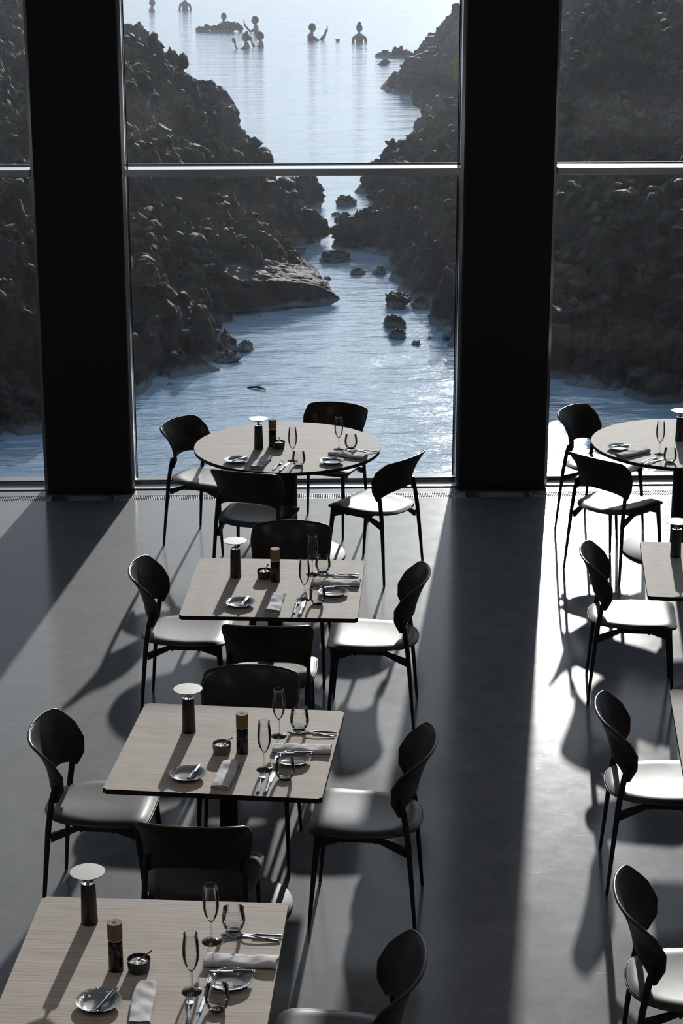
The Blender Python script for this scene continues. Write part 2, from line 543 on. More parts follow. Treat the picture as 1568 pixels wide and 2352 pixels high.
SQ = 'square'
TABLES = {
    'T1': ('round_table', .041, 12.679, -.06, 'round', 'wood_x', 'round light oak dining table at the middle window, its whole top in view'),
    'T2': ('square_table', -.037, 9.965, -.082, SQ, 'wood_y', 'square oak table just in front of the middle round table, grain running towards the window'),
    'T3': ('square_table', -.235, 7.931, -.135, SQ, 'wood_x', 'square oak table third from the window, whole top in view, grain running crosswise'),
    'T4': ('square_table', -.4775, 6.155, -.0906, SQ, 'wood_x', 'square oak table cut off by the bottom left edge of the photo'),
    'R1': ('round_table', 2.64, 12.69, .35, 'round', 'wood_x', 'round oak table cut by the right edge of the photo, beside the glaring sun reflection'),
    'R2': ('square_table', 2.387, 10.154, -.125, SQ, 'wood_y', 'square oak table at the right edge, next in front of the right round table'),
    'R3': ('square_table', 2.157, 8.026, -.12, SQ, 'wood_x', 'square oak table of which only a sliver shows at the right edge'),
}
for k, a in TABLES.items():
    table(a[0], a[1], a[2], a[3], a[4], M[a[5]], a[6])

# ------------------------------------------------------------------ chair
def sm(a, b, x):
    t = np.clip((x - a) / (b - a), 0, 1); return t * t * (3 - 2 * t)

def shell_point(t, s):
    zt = .812 - .020 * t * t - .060 * max(0, (abs(t) - .76) / .24) ** 2.6
    zb = .600 - .062 * abs(t) ** 2.2 + .010 * max(0, (abs(t) - .95) / .05) ** 2
    z = zb + (zt - zb) * s
    q = (z - .55) / .262
    qq = max(0.0, q)
    W = .203 + .012 * qq + .024 * qq * qq
    W *= 1 - .05 * max(0, abs(t) - .9) / .1 * 0
    yb = -.208 - .025 * qq - .062 * qq * qq
    yw = float(np.interp(q, [-.05, .0, .2, .45, .7, 1.0], [-.156, -.150, -.122, -.122, -.160, -.232]))
    phi = 1.15
    x = W * math.sin(t * phi) / math.sin(phi)
    y = yb + (yw - yb) * (1 - math.cos(t * phi)) / (1 - math.cos(phi))
    return Vector((x, y, z))

def make_shell(parent):
    NU, NV, TH = 48, 20, .011
    P = [[shell_point(-1 + 2 * i / NU, j / NV) for j in range(NV + 1)] for i in range(NU + 1)]
    N = []
    for i in range(NU + 1):
        row = []
        for j in range(NV + 1):
            du = P[min(i + 1, NU)][j] - P[max(i - 1, 0)][j]
            dv = P[i][min(j + 1, NV)] - P[i][max(j - 1, 0)]
            row.append(du.cross(dv).normalized())
        N.append(row)
    vs, fs = [], []
    idx = lambda k, i, j: (k * (NU + 1) + i) * (NV + 1) + j
    for k in (0, 1):
        for i in range(NU + 1):
            for j in range(NV + 1):
                e = min(i, NU - i, j, NV - j)
                th = TH * (.55 if e == 0 else .9 if e == 1 else 1.0)
                vs.append(P[i][j] + N[i][j] * (th / 2 if k else -th / 2))
    for i in range(NU):
        for j in range(NV):
            fs.append((idx(1, i, j), idx(1, i + 1, j), idx(1, i + 1, j + 1), idx(1, i, j + 1)))
            fs.append((idx(0, i, j), idx(0, i, j + 1), idx(0, i + 1, j + 1), idx(0, i + 1, j)))
    bd = [(i, 0) for i in range(NU)] + [(NU, j) for j in range(NV)] + [(i, NV) for i in range(NU, 0, -1)] + [(0, j) for j in range(NV, 0, -1)]
    for a, b in zip(bd, bd[1:] + bd[:1]):
        fs.append((idx(0, *a), idx(0, *b), idx(1, *b), idx(1, *a)))
    back = py_obj('backrest', vs, fs, M['leather'], parent, True)
    # stitched binding that follows the rim
    bm = bmesh.new(); rings = []
    pts = [P[i][j] for i, j in bd]; nr = [N[i][j] for i, j in bd]
    cen = Vector((0, 0, 0))
    for p in pts: cen += p / len(pts)
    for k, p in enumerate(pts):
        tan = (pts[(k + 1) % len(pts)] - pts[k - 1]).normalized()
        n = nr[k]; o = tan.cross(n)
        rings.append([bm.verts.new(p + n * math.cos(q) * .0062 + o * math.sin(q) * .0042) for q in [2 * PI * m / 8 for m in range(8)]])
    for a, b in zip(rings, rings[1:] + rings[:1]):
        for m in range(8): bm.faces.new((a[m], a[(m + 1) % 8], b[(m + 1) % 8], b[m]))
    bm_obj('edge_binding', bm, M['binding'], back, True)
    return back

def make_seat(parent):
    NA, R = 72, [0, .2, .4, .58, .72, .82, .89, .94, .975, 1.0]
    vs, fs, rings = [], [], []
    def outline(th):
        c, s = math.cos(th), math.sin(th)
        if s >= 0: a, b, n = .229, .234, 7.5
        else: a, b, n = .226 - .018 * abs(s), .240, 2.7
        r = (abs(c / a) ** n + abs(s / b) ** n) ** (-1 / n)
        return r * c, r * s
    for k, r in enumerate(R):
        if r == 0:
            rings.append([len(vs)]); vs.append((0, 0, .458)); continue
        ring = []
        for m in range(NA):
            x, y = outline(2 * PI * m / NA)
            x, y = x * r, y * r
            z = .458 + .012 * (x / .226) ** 2 + .009 * (y / .232) ** 2 - .017 * float(sm(.80, 1.04, r)) ** 1.3
            if y > .1: z -= .006 * float(sm(.16, .24, y))
            ring.append(len(vs)); vs.append((x, y, z))
        rings.append(ring)
    ring = []
    for r, dz in ((.995, -.007), (.96, -.012), (.6, -.013)):
        ring = []
        for m in range(NA):
            x, y = outline(2 * PI * m / NA)
            z = vs[rings[9][m]][2] + dz
            ring.append(len(vs)); vs.append((x * r, y * r, z))
        rings.append(ring)
    rings.append([len(vs)]); vs.append((0, 0, .437))
    for a, b in zip(rings, rings[1:]):
        for m in range(NA):
            m2 = (m + 1) % NA
            if len(a) == 1: fs.append((a[0], b[m], b[m2]))
            elif len(b) == 1: fs.append((a[m], b[0], a[m2]))
            else: fs.append((a[m], b[m], b[m2], a[m2]))
    seat = py_obj('seat', vs, fs, M['leather'], parent, True)
    bm = bmesh.new(); rg = []
    for m in range(NA):
        p = Vector(vs[rings[9][m]]) + Vector((0, 0, -.004))
        o = Vector((p.x, p.y, 0)).normalized()
        rg.append([bm.verts.new(p + o * math.cos(q) * .0032 + Vector((0, 0, 1)) * math.sin(q) * .0045) for q in [2 * PI * j / 6 for j in range(6)]])
    for a, b in zip(rg, rg[1:] + rg[:1]):
        for j in range(6): bm.faces.new((a[j], a[(j + 1) % 6], b[(j + 1) % 6], b[j]))
    bm_obj('edge_binding', bm, M['binding'], seat, True)
    return seat

def leg_mesh(pts):
    """Tapered leg through (point, half-width x, half-depth y) stations with a rounded section."""
    bm = bmesh.new(); rings = []
    n = 14
    for p, a, b in pts:
        rings.append([bm.verts.new((p[0] + a * abs(math.cos(q)) ** .7 * (1 if math.cos(q) > 0 else -1),
                                    p[1] + b * abs(math.sin(q)) ** .7 * (1 if math.sin(q) > 0 else -1), p[2])) for q in [2 * PI * k / n + .1 for k in range(n)]])
    for A, B in zip(rings, rings[1:]):
        for k in range(n): bm.faces.new((A[k], A[(k + 1) % n], B[(k + 1) % n], B[k]))
    bm.faces.new(rings[0][::-1]); bm.faces.new(rings[-1])
    return bm

def make_chair():
    c = empty('dining_chair')
    make_seat(c); make_shell(c)
    for s in (-1, 1):
        l = bm_obj('leg', leg_mesh([((s * .225, -.228, .006), .0072, .0072), ((s * .213, -.208, .25), .0100, .0105), ((s * .204, -.192, .43), .0115, .0130), ((s * .199, -.172, .56), .0105, .0130), ((s * .198, -.160, .615), .009, .010)]), M['black_metal'], c, True, 50)
        bm = bmesh.new(); tube(bm, (s * .225, -.228, 0), (s * .225, -.228, .008), .0075, .0075); bm_obj('glide', bm, M['steel'], l)
        l = bm_obj('leg', leg_mesh([((s * .205, .228, .006), .0072, .0072), ((s * .199, .208, .25), .0100, .0115), ((s * .193, .193, .40), .0120, .0160), ((s * .191, .189, .446), .0125, .0175)]), M['black_metal'], c, True, 50)
        bm = bmesh.new(); tube(bm, (s * .205, .228, 0), (s * .205, .228, .008), .0075, .0075); bm_obj('glide', bm, M['steel'], l)
    bm = bmesh.new()
    for s in (-1, 1):
        x = s * .190
        # side rail with triangular gussets at both legs
        prof = [(-.185, .355), (-.185, .395), (-.075, .434), (.10, .436), (.175, .448), (.19, .448), (.18, .385), (.095, .416), (-.065, .416)]
        A = [bm.verts.new((x - .010, y, z)) for y, z in prof]; B = [bm.verts.new((x + .010, y, z)) for y, z in prof]
        bm.faces.new(A); bm.faces.new(B[::-1])
        for k in range(len(prof)): bm.faces.new((A[k], B[k], B[(k + 1) % len(prof)], A[(k + 1) % len(prof)]))
        for y in (-.055, .085):
            tube(bm, (x, y, .408), (x, y, .418), .005, .005, 8)
    for y, z in ((.17, .428), (-.07, .424)):
        box(bm, (0, y, z), (.39, .028, .014), .002)
    bm_obj('seat_frame', bm, M['black_metal'], c)
    return c

chair0 = make_chair()
bpy.context.view_layer.update()
G1 = 'black leather dining chairs'
CHAIRS = [
    (-.481, 12.975, -121, 'black leather chair at the left of the middle round table, by the window'),
    (.307, 13.275, 158, 'black chair between the middle round table and the window'),
    (.596, 12.350, 53, 'black chair at the right of the middle round table, turned to show its bright seat'),
    (-.157, 12.138, -18, 'black chair pushed up to the front of the middle round table, seen from behind'),
    (-.510, 10.114, -95, 'black chair at the left side of the second table from the window'),
    (.479, 10.014, 84, 'black chair with bright sunlit seat at the right side of the second table'),
    (.038, 10.600, 175.6, 'black chair facing us behind the second table from the window'),
    (-.062, 9.500, -4, 'black chair seen from behind at the front edge of the second table'),
    (-.790, 8.020, -97, 'black chair with brownish sheen at the left side of the third table'),
    (.354, 7.880, 82.2, 'black chair at the right side of the third table, its legs fully in view'),
    (-.167, 8.420, 175, 'black chair facing us behind the third table, beside its disc lamp'),
    (-.332, 7.340, -7, 'black chair seen from behind at the front edge of the third table'),
    (.180, 6.080, 84, 'black chair at the right of the table at the bottom edge, cut by the frame'),
    (1.903, 10.283, -97.6, 'black chair at the left of the square table near the right round table'),
    (1.664, 8.158, -95.1, 'black chair in the right row, second from the bottom of the photo'),
    (1.480, 6.480, -96, 'black chair at the bottom right, nearest of the right row'),
    (2.190, 13.200, -125, 'black chair between the right round table and the window, half lost in glare'),
    (2.144, 12.325, -47, 'black chair at the front left of the right round table, turned away from us'),
]
for i, (x, y, a, lb) in enumerate(CHAIRS):
    c = chair0 if i == 0 else copy_tree(chair0)
    c.location = (x, y, 0); c.rotation_euler = (0, 0, math.radians(a))
    tag(c, lb, 'chair', G1)

# ------------------------------------------------------------------ tableware
ZT = .745
def lamp_make():
    t = empty('table_lamp')
    bm_obj('body', lathe([(0, .0), (.0295, 0), (.0300, .002), (.0253, .156), (.0248, .158), (.0215, .158), (.019, .154), (0, .150)], 40), M['lamp_body'], t, True, 40)
    bm_obj('mirror_dish', lathe([(.0235, .1585), (.018, .1545), (.009, .1525), (.004, .153), (0, .153)], 40), M['mirror'], t, True)
    bm_obj('neck', lathe([(.003, .152), (.0035, .160), (.0075, .164), (.0085, .169), (.005, .173), (.004, .178)], 20), M['mirror'], t, True)
    sh = bm_obj('lamp_shade', lathe([(0, .175), (.006, .177), (.030, .186), (.055, .1955), (.0625, .1985), (.0635, .200), (.0625, .2015), (0, .2025)], 64), [M['lamp_body'], M['lamp_disc']], t, True, 40)
    for p in sh.data.polygons:
        if p.normal.z > .9 and p.center.z > .2: p.material_index = 1
    sh['label'] = 'pale grey disc shade'
    return t

def mill_make():
    t = empty('pepper_mill')
    bm_obj('body', lathe([(0, 0), (.0255, 0), (.026, .002), (.0252, .060), (.0246, .112), (.0225, .1155), (.0195, .117), (0, .117)], 36), M['mill_body'], t, True, 40)
    cap = bm_obj('cap', lathe([(0, .1185), (.0250, .1185), (.0255, .120), (.0255, .178), (.0250, .180), (0, .180)], 36), M['mill_wood'], t, True, 40)
    cap['label'] = 'oak wood cap'
    bm_obj('peg', lathe([(0, .180), (.007, .180), (.007, .1812), (0, .1815)], 20), M['bark'], cap)
    bm_obj('collar', lathe([(.0235, .1155), (.0235, .1188)], 36), M['steel'], t, True)
    return t

def bowl_make(mat):
    return bm_obj('salt_bowl', lathe([(0, 0), (.033, 0), (.036, .003), (.0385, .024), (.0405, .042), (.0400, .044), (.0385, .043), (.036, .026), (.030, .022), (0, .021)], 40), mat, None, True, 35)

def salt_make():
    bm = lathe([(0, .037), (.012, .038), (.024, .035), (.031, .034), (.0365, .030)], 40)
    rnd = random.Random(3)
    for v in bm.verts: v.co.z += rnd.uniform(-.0015, .0025)
    return bm_obj('sea_salt', bm, M['salt'], None, True)

def spoon_make():
    bm = bmesh.new()
    pts = [(-.020, 0, .0375, .008), (-.010, 0, .0375, .0085), (-.002, 0, .0390, .004), (.02, 0, .047, .0028), (.042, 0, .056, .0034), (.048, 0, .059, .0045), (.050, 0, .060, .002)]
    prev = None
    for x, y, z, wd in pts:
        r = [bm.verts.new((x, wd, z)), bm.verts.new((x, -wd, z)), bm.verts.new((x, -wd, z - .002)), bm.verts.new((x, wd, z - .002))]
        if prev:
            for k in range(4): bm.faces.new((prev[k], prev[(k + 1) % 4], r[(k + 1) % 4], r[k]))
        else: bm.faces.new(r)
        prev = r
    bm.faces.new(prev[::-1])
    return bm_obj('salt_spoon', bm, M['gold'])

def plate_make():
    pr = [(0, .0045), (.048, .0045), (.052, .006), (.057, .0125), (.074, .0185), (.0765, .0190), (.0765, .0175), (.073, .0165), (.056, .009), (.051, .002), (.046, 0), (0, .0)]
    return bm_obj('side_plate', lathe(pr, 72), M['plate'], None, True, 60)

def flute_make():
    t = empty('champagne_flute')
    bm_obj('foot', lathe([(0, .0), (.0335, .0), (.034, .0012), (.022, .0028), (.009, .0065), (.0045, .012)], 40), M['clear_glass'], t, True)
    bm_obj('stem', lathe([(.0045, .012), (.0036, .03), (.0034, .055), (.0038, .070), (.0055, .078)], 20), M['glassware'], t, True)
    bm_obj('bowl', lathe([(.0, .078), (.0055, .078), (.012, .086), (.021, .103), (.0268, .125), (.0287, .145), (.0280, .170), (.0255, .195), (.0232, .2150), (.0241, .2158), (.0240, .2170), (.0228, .2172), (.0224, .2160)], 48), M['glassware'], t, True)
    return t

def tumbler_make():
    t = empty('water_tumbler')
    bm_obj('base', lathe([(0, .0), (.020, 0), (.026, .003), (.0335, .0135), (.022, .0100), (0, .0085)], 56), M['clear_glass'], t, True, 60)
    bm_obj('bowl', lathe([(.0345, .014), (.0405, .030), (.0420, .042), (.0405, .060), (.0365, .0855), (.0374, .0862), (.0373, .0875), (.0360, .0877), (.0356, .0864)], 56), M['glassware'], t, True, 60)
    return t

def strip(bm, st, thick):
    """Long thin bar: stations (x, y, half width, z)."""
    prev = None
    for x, y, wd, z in st:
        th = thick if isinstance(thick, (int, float)) else thick[0]
        r = [bm.verts.new((x, y + wd, z)), bm.verts.new((x, y + wd * .4, z + th)), bm.verts.new((x, y - wd * .4, z + th)), bm.verts.new((x, y - wd, z)), bm.verts.new((x, y, z - th * .35))]
        if prev:
            for k in range(5): bm.faces.new((prev[k], prev[(k + 1) % 5], r[(k + 1) % 5], r[k]))
        else: bm.faces.new(r)
        prev = r
    bm.faces.new(prev[::-1])

def fork_make():
    t = empty('dinner_fork')
    bm = bmesh.new()
    strip(bm, [(-.100, 0, .003, .0025), (-.097, 0, .0075, .003), (-.085, 0, .0085, .004), (-.06, 0, .0062, .006), (-.02, 0, .0036, .0095), (.02, 0, .0030, .010), (.034, 0, .0042, .009)], .0028)
    bm_obj('handle', bm, M['steel'], t, True, 50)
    bm = bmesh.new()
    strip(bm, [(.030, 0, .004, .0090), (.040, 0, .0105, .0062), (.050, 0, .0125, .0040), (.057, 0, .0125, .0036)], .0016)
    for k in range(4):
        y = -.0102 + k * .0068
        strip(bm, [(.055, y, .0021, .0036), (.075, y, .0019, .0046), (.092, y * .93, .0014, .0088), (.099, y * .9, .0007, .0120)], .0014)
    bm_obj('head', bm, M['steel'], t, True, 50)
    return t

def knife_make(L=1.0, name='dinner_knife'):
    t = empty(name)
    bm = bmesh.new()
    strip(bm, [(-.110 * L, 0, .004, .0045), (-.107 * L, 0, .0085, .0045), (-.09 * L, 0, .0095, .0048), (-.05 * L, 0, .0070, .0050), (-.012 * L, 0, .0056, .0050), (-.006 * L, 0, .0075, .0050)], .0048)
    bm_obj('handle', bm, M['steel'], t, True, 50)
    bm = bmesh.new()
    strip(bm, [(-.008 * L, 0, .0070, .0045), (.02 * L, .0008, .0092, .0040), (.06 * L, .001, .0100, .0035), (.085 * L, 0, .0090, .0032), (.100 * L, -.003, .0055, .0030), (.108 * L, -.0065, .0012, .0030)], .0012)
    bm_obj('blade', bm, M['steel'], t, True, 30)
    return t

def napkin_make(seed):
    """Loosely rolled napkin, 25 x 7 cm, with creases and open folded ends."""
    r = random.Random(seed)
    NX, NA = 56, 30
    ph = [r.uniform(0, 6.28) for _ in range(6)]
    vs, fs = [], []
    for i in range(NX + 1):
        u = -1 + 2 * i / NX
        wd = .037 + .0022 * math.sin(3 * u + ph[0]) - .0012 * u
        ht = .0115 + .0007 * math.sin(4 * u + ph[1]) + .0005 * math.sin(9 * u + ph[2])
        cy = .002 * math.sin(2.2 * u + ph[3])
        for k in range(NA):
            a = 2 * PI * k / NA
            c, s = math.cos(a), math.sin(a)
            y = cy + wd * abs(c) ** .75 * (1 if c > 0 else -1)
            z = ht + ht * abs(s) ** .65 * (1 if s > 0 else -1)
            if s > 0:
                z += (.0018 * math.sin(5 * u + 1.4 * y / .03 + ph[4]) + .0009 * math.sin(11 * u - 2.2 * y / .03 + ph[5])) * s
            z = max(z, .0005)
            x = .125 * u + .003 * math.sin(y / .012 + ph[2]) * (abs(u) > .97)
            vs.append((x, y, z))
    for i in range(NX):
        for k in range(NA):
            k2 = (k + 1) % NA
            fs.append((i * NA + k, i * NA + k2, (i + 1) * NA + k2, (i + 1) * NA + k))
    # inner spiral fold at both ends
    for end, xs in ((0, 1), (NX, -1)):
        rim = [end * NA + k for k in range(NA)]
        cx = vs[rim[0]][0] + xs * .012
        inner = []
        for k in rim:
            x, y, z = vs[k]
            inner.append(len(vs)); vs.append((cx, y * .86, .0115 + (z - .0115) * .72))
        for k in range(NA):
            k2 = (k + 1) % NA
            q = (rim[k], inner[k], inner[k2], rim[k2])
            fs.append(q if xs > 0 else q[::-1])
        fs.append(tuple(inner) if xs < 0 else tuple(inner[::-1]))
        b = len(vs)
        for k in range(9):
            y = -.028 + .056 * k / 8
            for dz in (-.0009, .0009):
                vs.append((cx - xs * .011, y, .0115 + .004 * math.sin(k * .8 + ph[3]) + dz))
                vs.append((cx + xs * .002, y, .0115 + .004 * math.sin(k * .8 + ph[3]) + dz))
        for k in range(8):
            o = b + 4 * k
            fs.append((o, o + 1, o + 5, o + 4)); fs.append((o + 2, o + 6, o + 7, o + 3))
            fs.append((o, o + 4, o + 6, o + 2))
    return py_obj('linen_napkin', vs, fs, M['cloth'], None, True, 60)

IT = {'T4': {'lamp': (-0.697, 6.446), 'mill': (-0.578, 6.119), 'bowl': (-0.5, 6.111), 'plate1': (-0.618, 5.895), 'nap1a': (-0.466, 6.005), 'nap1b': (-0.477, 5.751), 'flute1': (-0.259, 6.298), 'tumb1': (-0.183, 6.375), 'kn1a': (-0.225, 6.342), 'kn1b': (-0.017, 6.321), 'fk1a': (-0.216, 6.335), 'fk1b': (-0.014, 6.285), 'nap2a': (-0.275, 6.156), 'nap2b': (-0.033, 6.129), 'plate2': (-0.188, 6.017), 'bk2a': (-0.268, 6.060), 'bk2b': (-0.103, 6.052), 'flute2': (-0.315, 5.968), 'tumb2': (-0.226, 5.854), 'fk2a': (-0.318, 5.945), 'fk2b': (-0.323, 5.746), 'kn2a': (-0.272, 5.931), 'kn2b': (-0.300, 5.736), 'bk1a': (-0.568, 5.960), 'bk1b': (-0.618, 5.825)},
      'T3': {'lamp': (-0.412, 8.113), 'mill': (-0.176, 7.887), 'bowl': (-0.263, 7.889), 'plate1': (-0.399, 7.651), 'nap1a': (-0.225, 7.765), 'nap1b': (-0.262, 7.519), 'flute1': (-0.021, 8.055), 'tumb1': (0.069, 8.127), 'kn1a': (0.018, 8.100), 'kn1b': (0.227, 8.071), 'fk1a': (0.025, 8.090), 'fk1b': (0.226, 8.029), 'nap2a': (-0.05, 7.91), 'nap2b': (0.200, 7.88), 'plate2': (0.038, 7.788), 'bk2a': (-0.045, 7.835), 'bk2b': (0.125, 7.826), 'flute2': (-0.081, 7.714), 'tumb2': (0.004, 7.622), 'fk2a': (-0.086, 7.680), 'fk2b': (-0.108, 7.483), 'kn2a': (-0.042, 7.683), 'kn2b': (-0.078, 7.482), 'bk1a': (-0.356, 7.725), 'bk1b': (-0.392, 7.590)},
      'T2': {'lamp': (-0.247, 10.137), 'mill': (-0.037, 10.062), 'bowl': (-0.093, 10.114), 'plate1': (-0.216, 9.702), 'nap1a': (-0.020, 9.813), 'nap1b': (-0.055, 9.565), 'flute1': (0.16, 10.161), 'tumb1': (0.217, 10.201), 'kn1a': (0.190, 10.152), 'kn1b': (0.405, 10.132), 'fk1a': (0.205, 10.155), 'fk1b': (0.405, 10.105), 'nap2a': (0.165, 10.015), 'nap2b': (0.400, 9.982), 'plate2': (0.265, 9.851), 'bk2a': (0.185, 9.910), 'bk2b': (0.347, 9.895), 'flute2': (0.113, 9.777), 'tumb2': (0.179, 9.71), 'fk2a': (0.082, 9.758), 'fk2b': (0.055, 9.556), 'kn2a': (0.111, 9.738), 'kn2b': (0.086, 9.549), 'bk1a': (-0.179, 9.775), 'bk1b': (-0.210, 9.635)},
      'T1': {'lamp': (-0.145, 12.632), 'mill': (-0.055, 12.692), 'bowl': (-0.014, 12.640), 'plate1': (-0.281, 12.331), 'nap1a': (-0.088, 12.396), 'nap1b': (-0.168, 12.153), 'flute1': (0.073, 12.342), 'tumb1': (0.11, 12.232), 'fk1a': (0.010, 12.325), 'fk1b': (-0.054, 12.120), 'kn1a': (0.049, 12.302), 'kn1b': (-0.010, 12.100), 'flute2': (0.373, 12.597), 'tumb2': (0.453, 12.626), 'kn2a': (0.449, 12.584), 'kn2b': (0.610, 12.518), 'fk2a': (0.410, 12.570), 'fk2b': (0.590, 12.475), 'nap2a': (0.314, 12.486), 'nap2b': (0.535, 12.368), 'plate2': (0.323, 12.285), 'bk2a': (0.250, 12.345), 'bk2b': (0.390, 12.270), 'bk1a': (-0.222, 12.385), 'bk1b': (-0.300, 12.270)},
      'R1': {'lamp': (2.62, 12.75), 'flute1': (2.427, 12.418), 'tumb1': (2.46, 12.237), 'plate1': (2.186, 12.548), 'nap1a': (2.363, 12.490), 'nap1b': (2.155, 12.350), 'fk1a': (2.412, 12.345), 'fk1b': (2.269, 12.212), 'kn1a': (2.434, 12.307), 'kn1b': (2.298, 12.182), 'bk1a': (2.264, 12.585), 'bk1b': (2.138, 12.525)},
      'R2': {'lamp': (2.147, 10.395), 'bowl': (2.235, 10.10)}}
WHERE = {'T1': 'on the middle round table', 'T2': 'on the second table from the window', 'T3': 'on the third table from the window',
         'T4': 'on the table at the bottom left', 'R1': 'on the round table at the right edge', 'R2': 'on the square table at the right edge'}
LBL = {
    'lamp': 'black cone table lamp with pale disc top %s', 'mill': 'black pepper mill with wooden cap %s',
    'plate1': 'small grey side plate at the front place %s', 'plate2': 'small grey side plate at the right place %s',
    'nap1': 'rolled linen napkin at the front place %s', 'nap2': 'rolled linen napkin at the right place %s',
    'flute1': 'empty champagne flute %s, the one further back', 'flute2': 'empty champagne flute %s, the one nearer us',
    'tumb1': 'rounded water glass %s, the one further back', 'tumb2': 'rounded water glass %s, the one nearer us',
    'fk1': 'steel fork at the right place %s', 'kn1': 'steel knife at the right place %s',
    'fk2': 'steel fork at the front place %s', 'kn2': 'steel knife at the front place %s',
    'bk1': 'small butter knife lying on the left plate %s', 'bk2': 'small butter knife across the right plate %s',
    'bowl': 'small round salt bowl beside the pepper mill %s', 'salt': 'coarse salt in the small bowl %s', 'spoon': 'tiny brass spoon in the salt bowl %s',
}
SWAP = {'fk1': 'fk2', 'kn1': 'kn2', 'fk2': 'fk1', 'kn2': 'kn1', 'flute1': 'flute2', 'flute2': 'flute1', 'tumb1': 'tumb2', 'tumb2': 'tumb1'}
FIRST = {}
def place(kind, maker, x, y, z, rz, key, tb, cat, group, rx=0.0, ry=0.0):
    if kind in FIRST: o = copy_tree(FIRST[kind])
    else:
        o = maker(); FIRST[kind] = o
        KIDS[o.name] = [c for c in COL.objects if c.parent == o]
        for c in KIDS[o.name]: KIDS[c.name] = [d for d in COL.objects if d.parent == c]
    o.location = (x, y, z); o.rotation_euler = (rx, ry, rz)
    if key in ('flute1', 'flute2', 'tumb1', 'tumb2') and tb == 'R1': lb = LBL[key].split(',')[0] % WHERE[tb]
    elif tb == 'T1' and key in SWAP: lb = LBL[SWAP[key] if key[:2] in ('fk', 'kn') else SWAP[key]] % WHERE[tb]
    else: lb = LBL[key] % WHERE[tb]
    if tb == 'R1' and key in ('fk1', 'kn1'): lb = LBL[SWAP[key]] % WHERE[tb]
    if tb == 'R2' and key == 'bowl': lb = 'small round salt bowl %s' % WHERE[tb]
    tag(o, lb, cat, group)
    return o

nseed = 0
for tb, d in IT.items():
    def mid(k): a, b = d[k + 'a'], d[k + 'b']; return ((a[0] + b[0]) / 2, (a[1] + b[1]) / 2, math.atan2(a[1] - b[1], a[0] - b[0]))
    if 'lamp' in d: place('lamp', lamp_make, *d['lamp'], ZT, 0, 'lamp', tb, 'lamp', 'table lamps')
    if 'mill' in d: place('mill', mill_make, *d['mill'], ZT, 0, 'mill', tb, 'pepper mill', 'pepper mills')
    if 'bowl' in d:
        kind = 'bowl_pale' if tb == 'T3' else 'bowl'
        place(kind, (lambda: bowl_make(M['bowl_pale'])) if tb == 'T3' else (lambda: bowl_make(M['bowl'])), *d['bowl'], ZT, 0, 'bowl', tb, 'bowl', 'salt bowls')
        s_ = place('salt', salt_make, *d['bowl'], ZT, 0, 'salt', tb, 'salt', None); s_['kind'] = 'stuff'
        place('spoon', spoon_make, *d['bowl'], ZT, {'T4': .55, 'T3': .45, 'T2': 1.2, 'T1': 1.5, 'R2': .5}[tb], 'spoon', tb, 'spoon', 'salt spoons')
    for k in ('plate1', 'plate2'):
        if k in d: place('plate', plate_make, *d[k], ZT, 0, k, tb, 'plate', 'side plates')
    for k in ('nap1', 'nap2'):
        if k + 'a' in d:
            nseed += 1
            x, y, r = mid(k); place('nap%d' % nseed, lambda: napkin_make(nseed), x, y, ZT, r, k, tb, 'napkin', 'linen napkins')
    for k in ('flute1', 'flute2'):
        if k in d: place('flute', flute_make, *d[k], ZT, 0, k, tb, 'glass', 'champagne flutes')
    for k in ('tumb1', 'tumb2'):
        if k in d: place('tumbler', tumbler_make, *d[k], ZT, 0, k, tb, 'glass', 'water glasses')
    for k in ('fk1', 'fk2'):
        if k + 'a' in d: x, y, r = mid(k); place('fork', fork_make, x, y, ZT, r, k, tb, 'fork', 'dinner forks')
    for k in ('kn1', 'kn2'):
        if k + 'a' in d: x, y, r = mid(k); place('knife', knife_make, x, y, ZT, r, k, tb, 'knife', 'dinner knives')
    for k in ('bk1', 'bk2'):
        if k + 'a' in d: x, y, r = mid(k); place('butter', lambda: knife_make(.74, 'butter_knife'), x, y, ZT + .0175, r, k, tb, 'knife', 'butter knives')

# ------------------------------------------------------------------ lagoon, lava banks
bm = bmesh.new()
vs = [bm.verts.new(p) for p in ((-260, GY + .1, WZ), (260, GY + .1, WZ), (260, 900, WZ), (-260, 900, WZ))]
bm.faces.new(vs)
tag(bm_obj('lagoon_water', bm, M['water']), kind='structure')

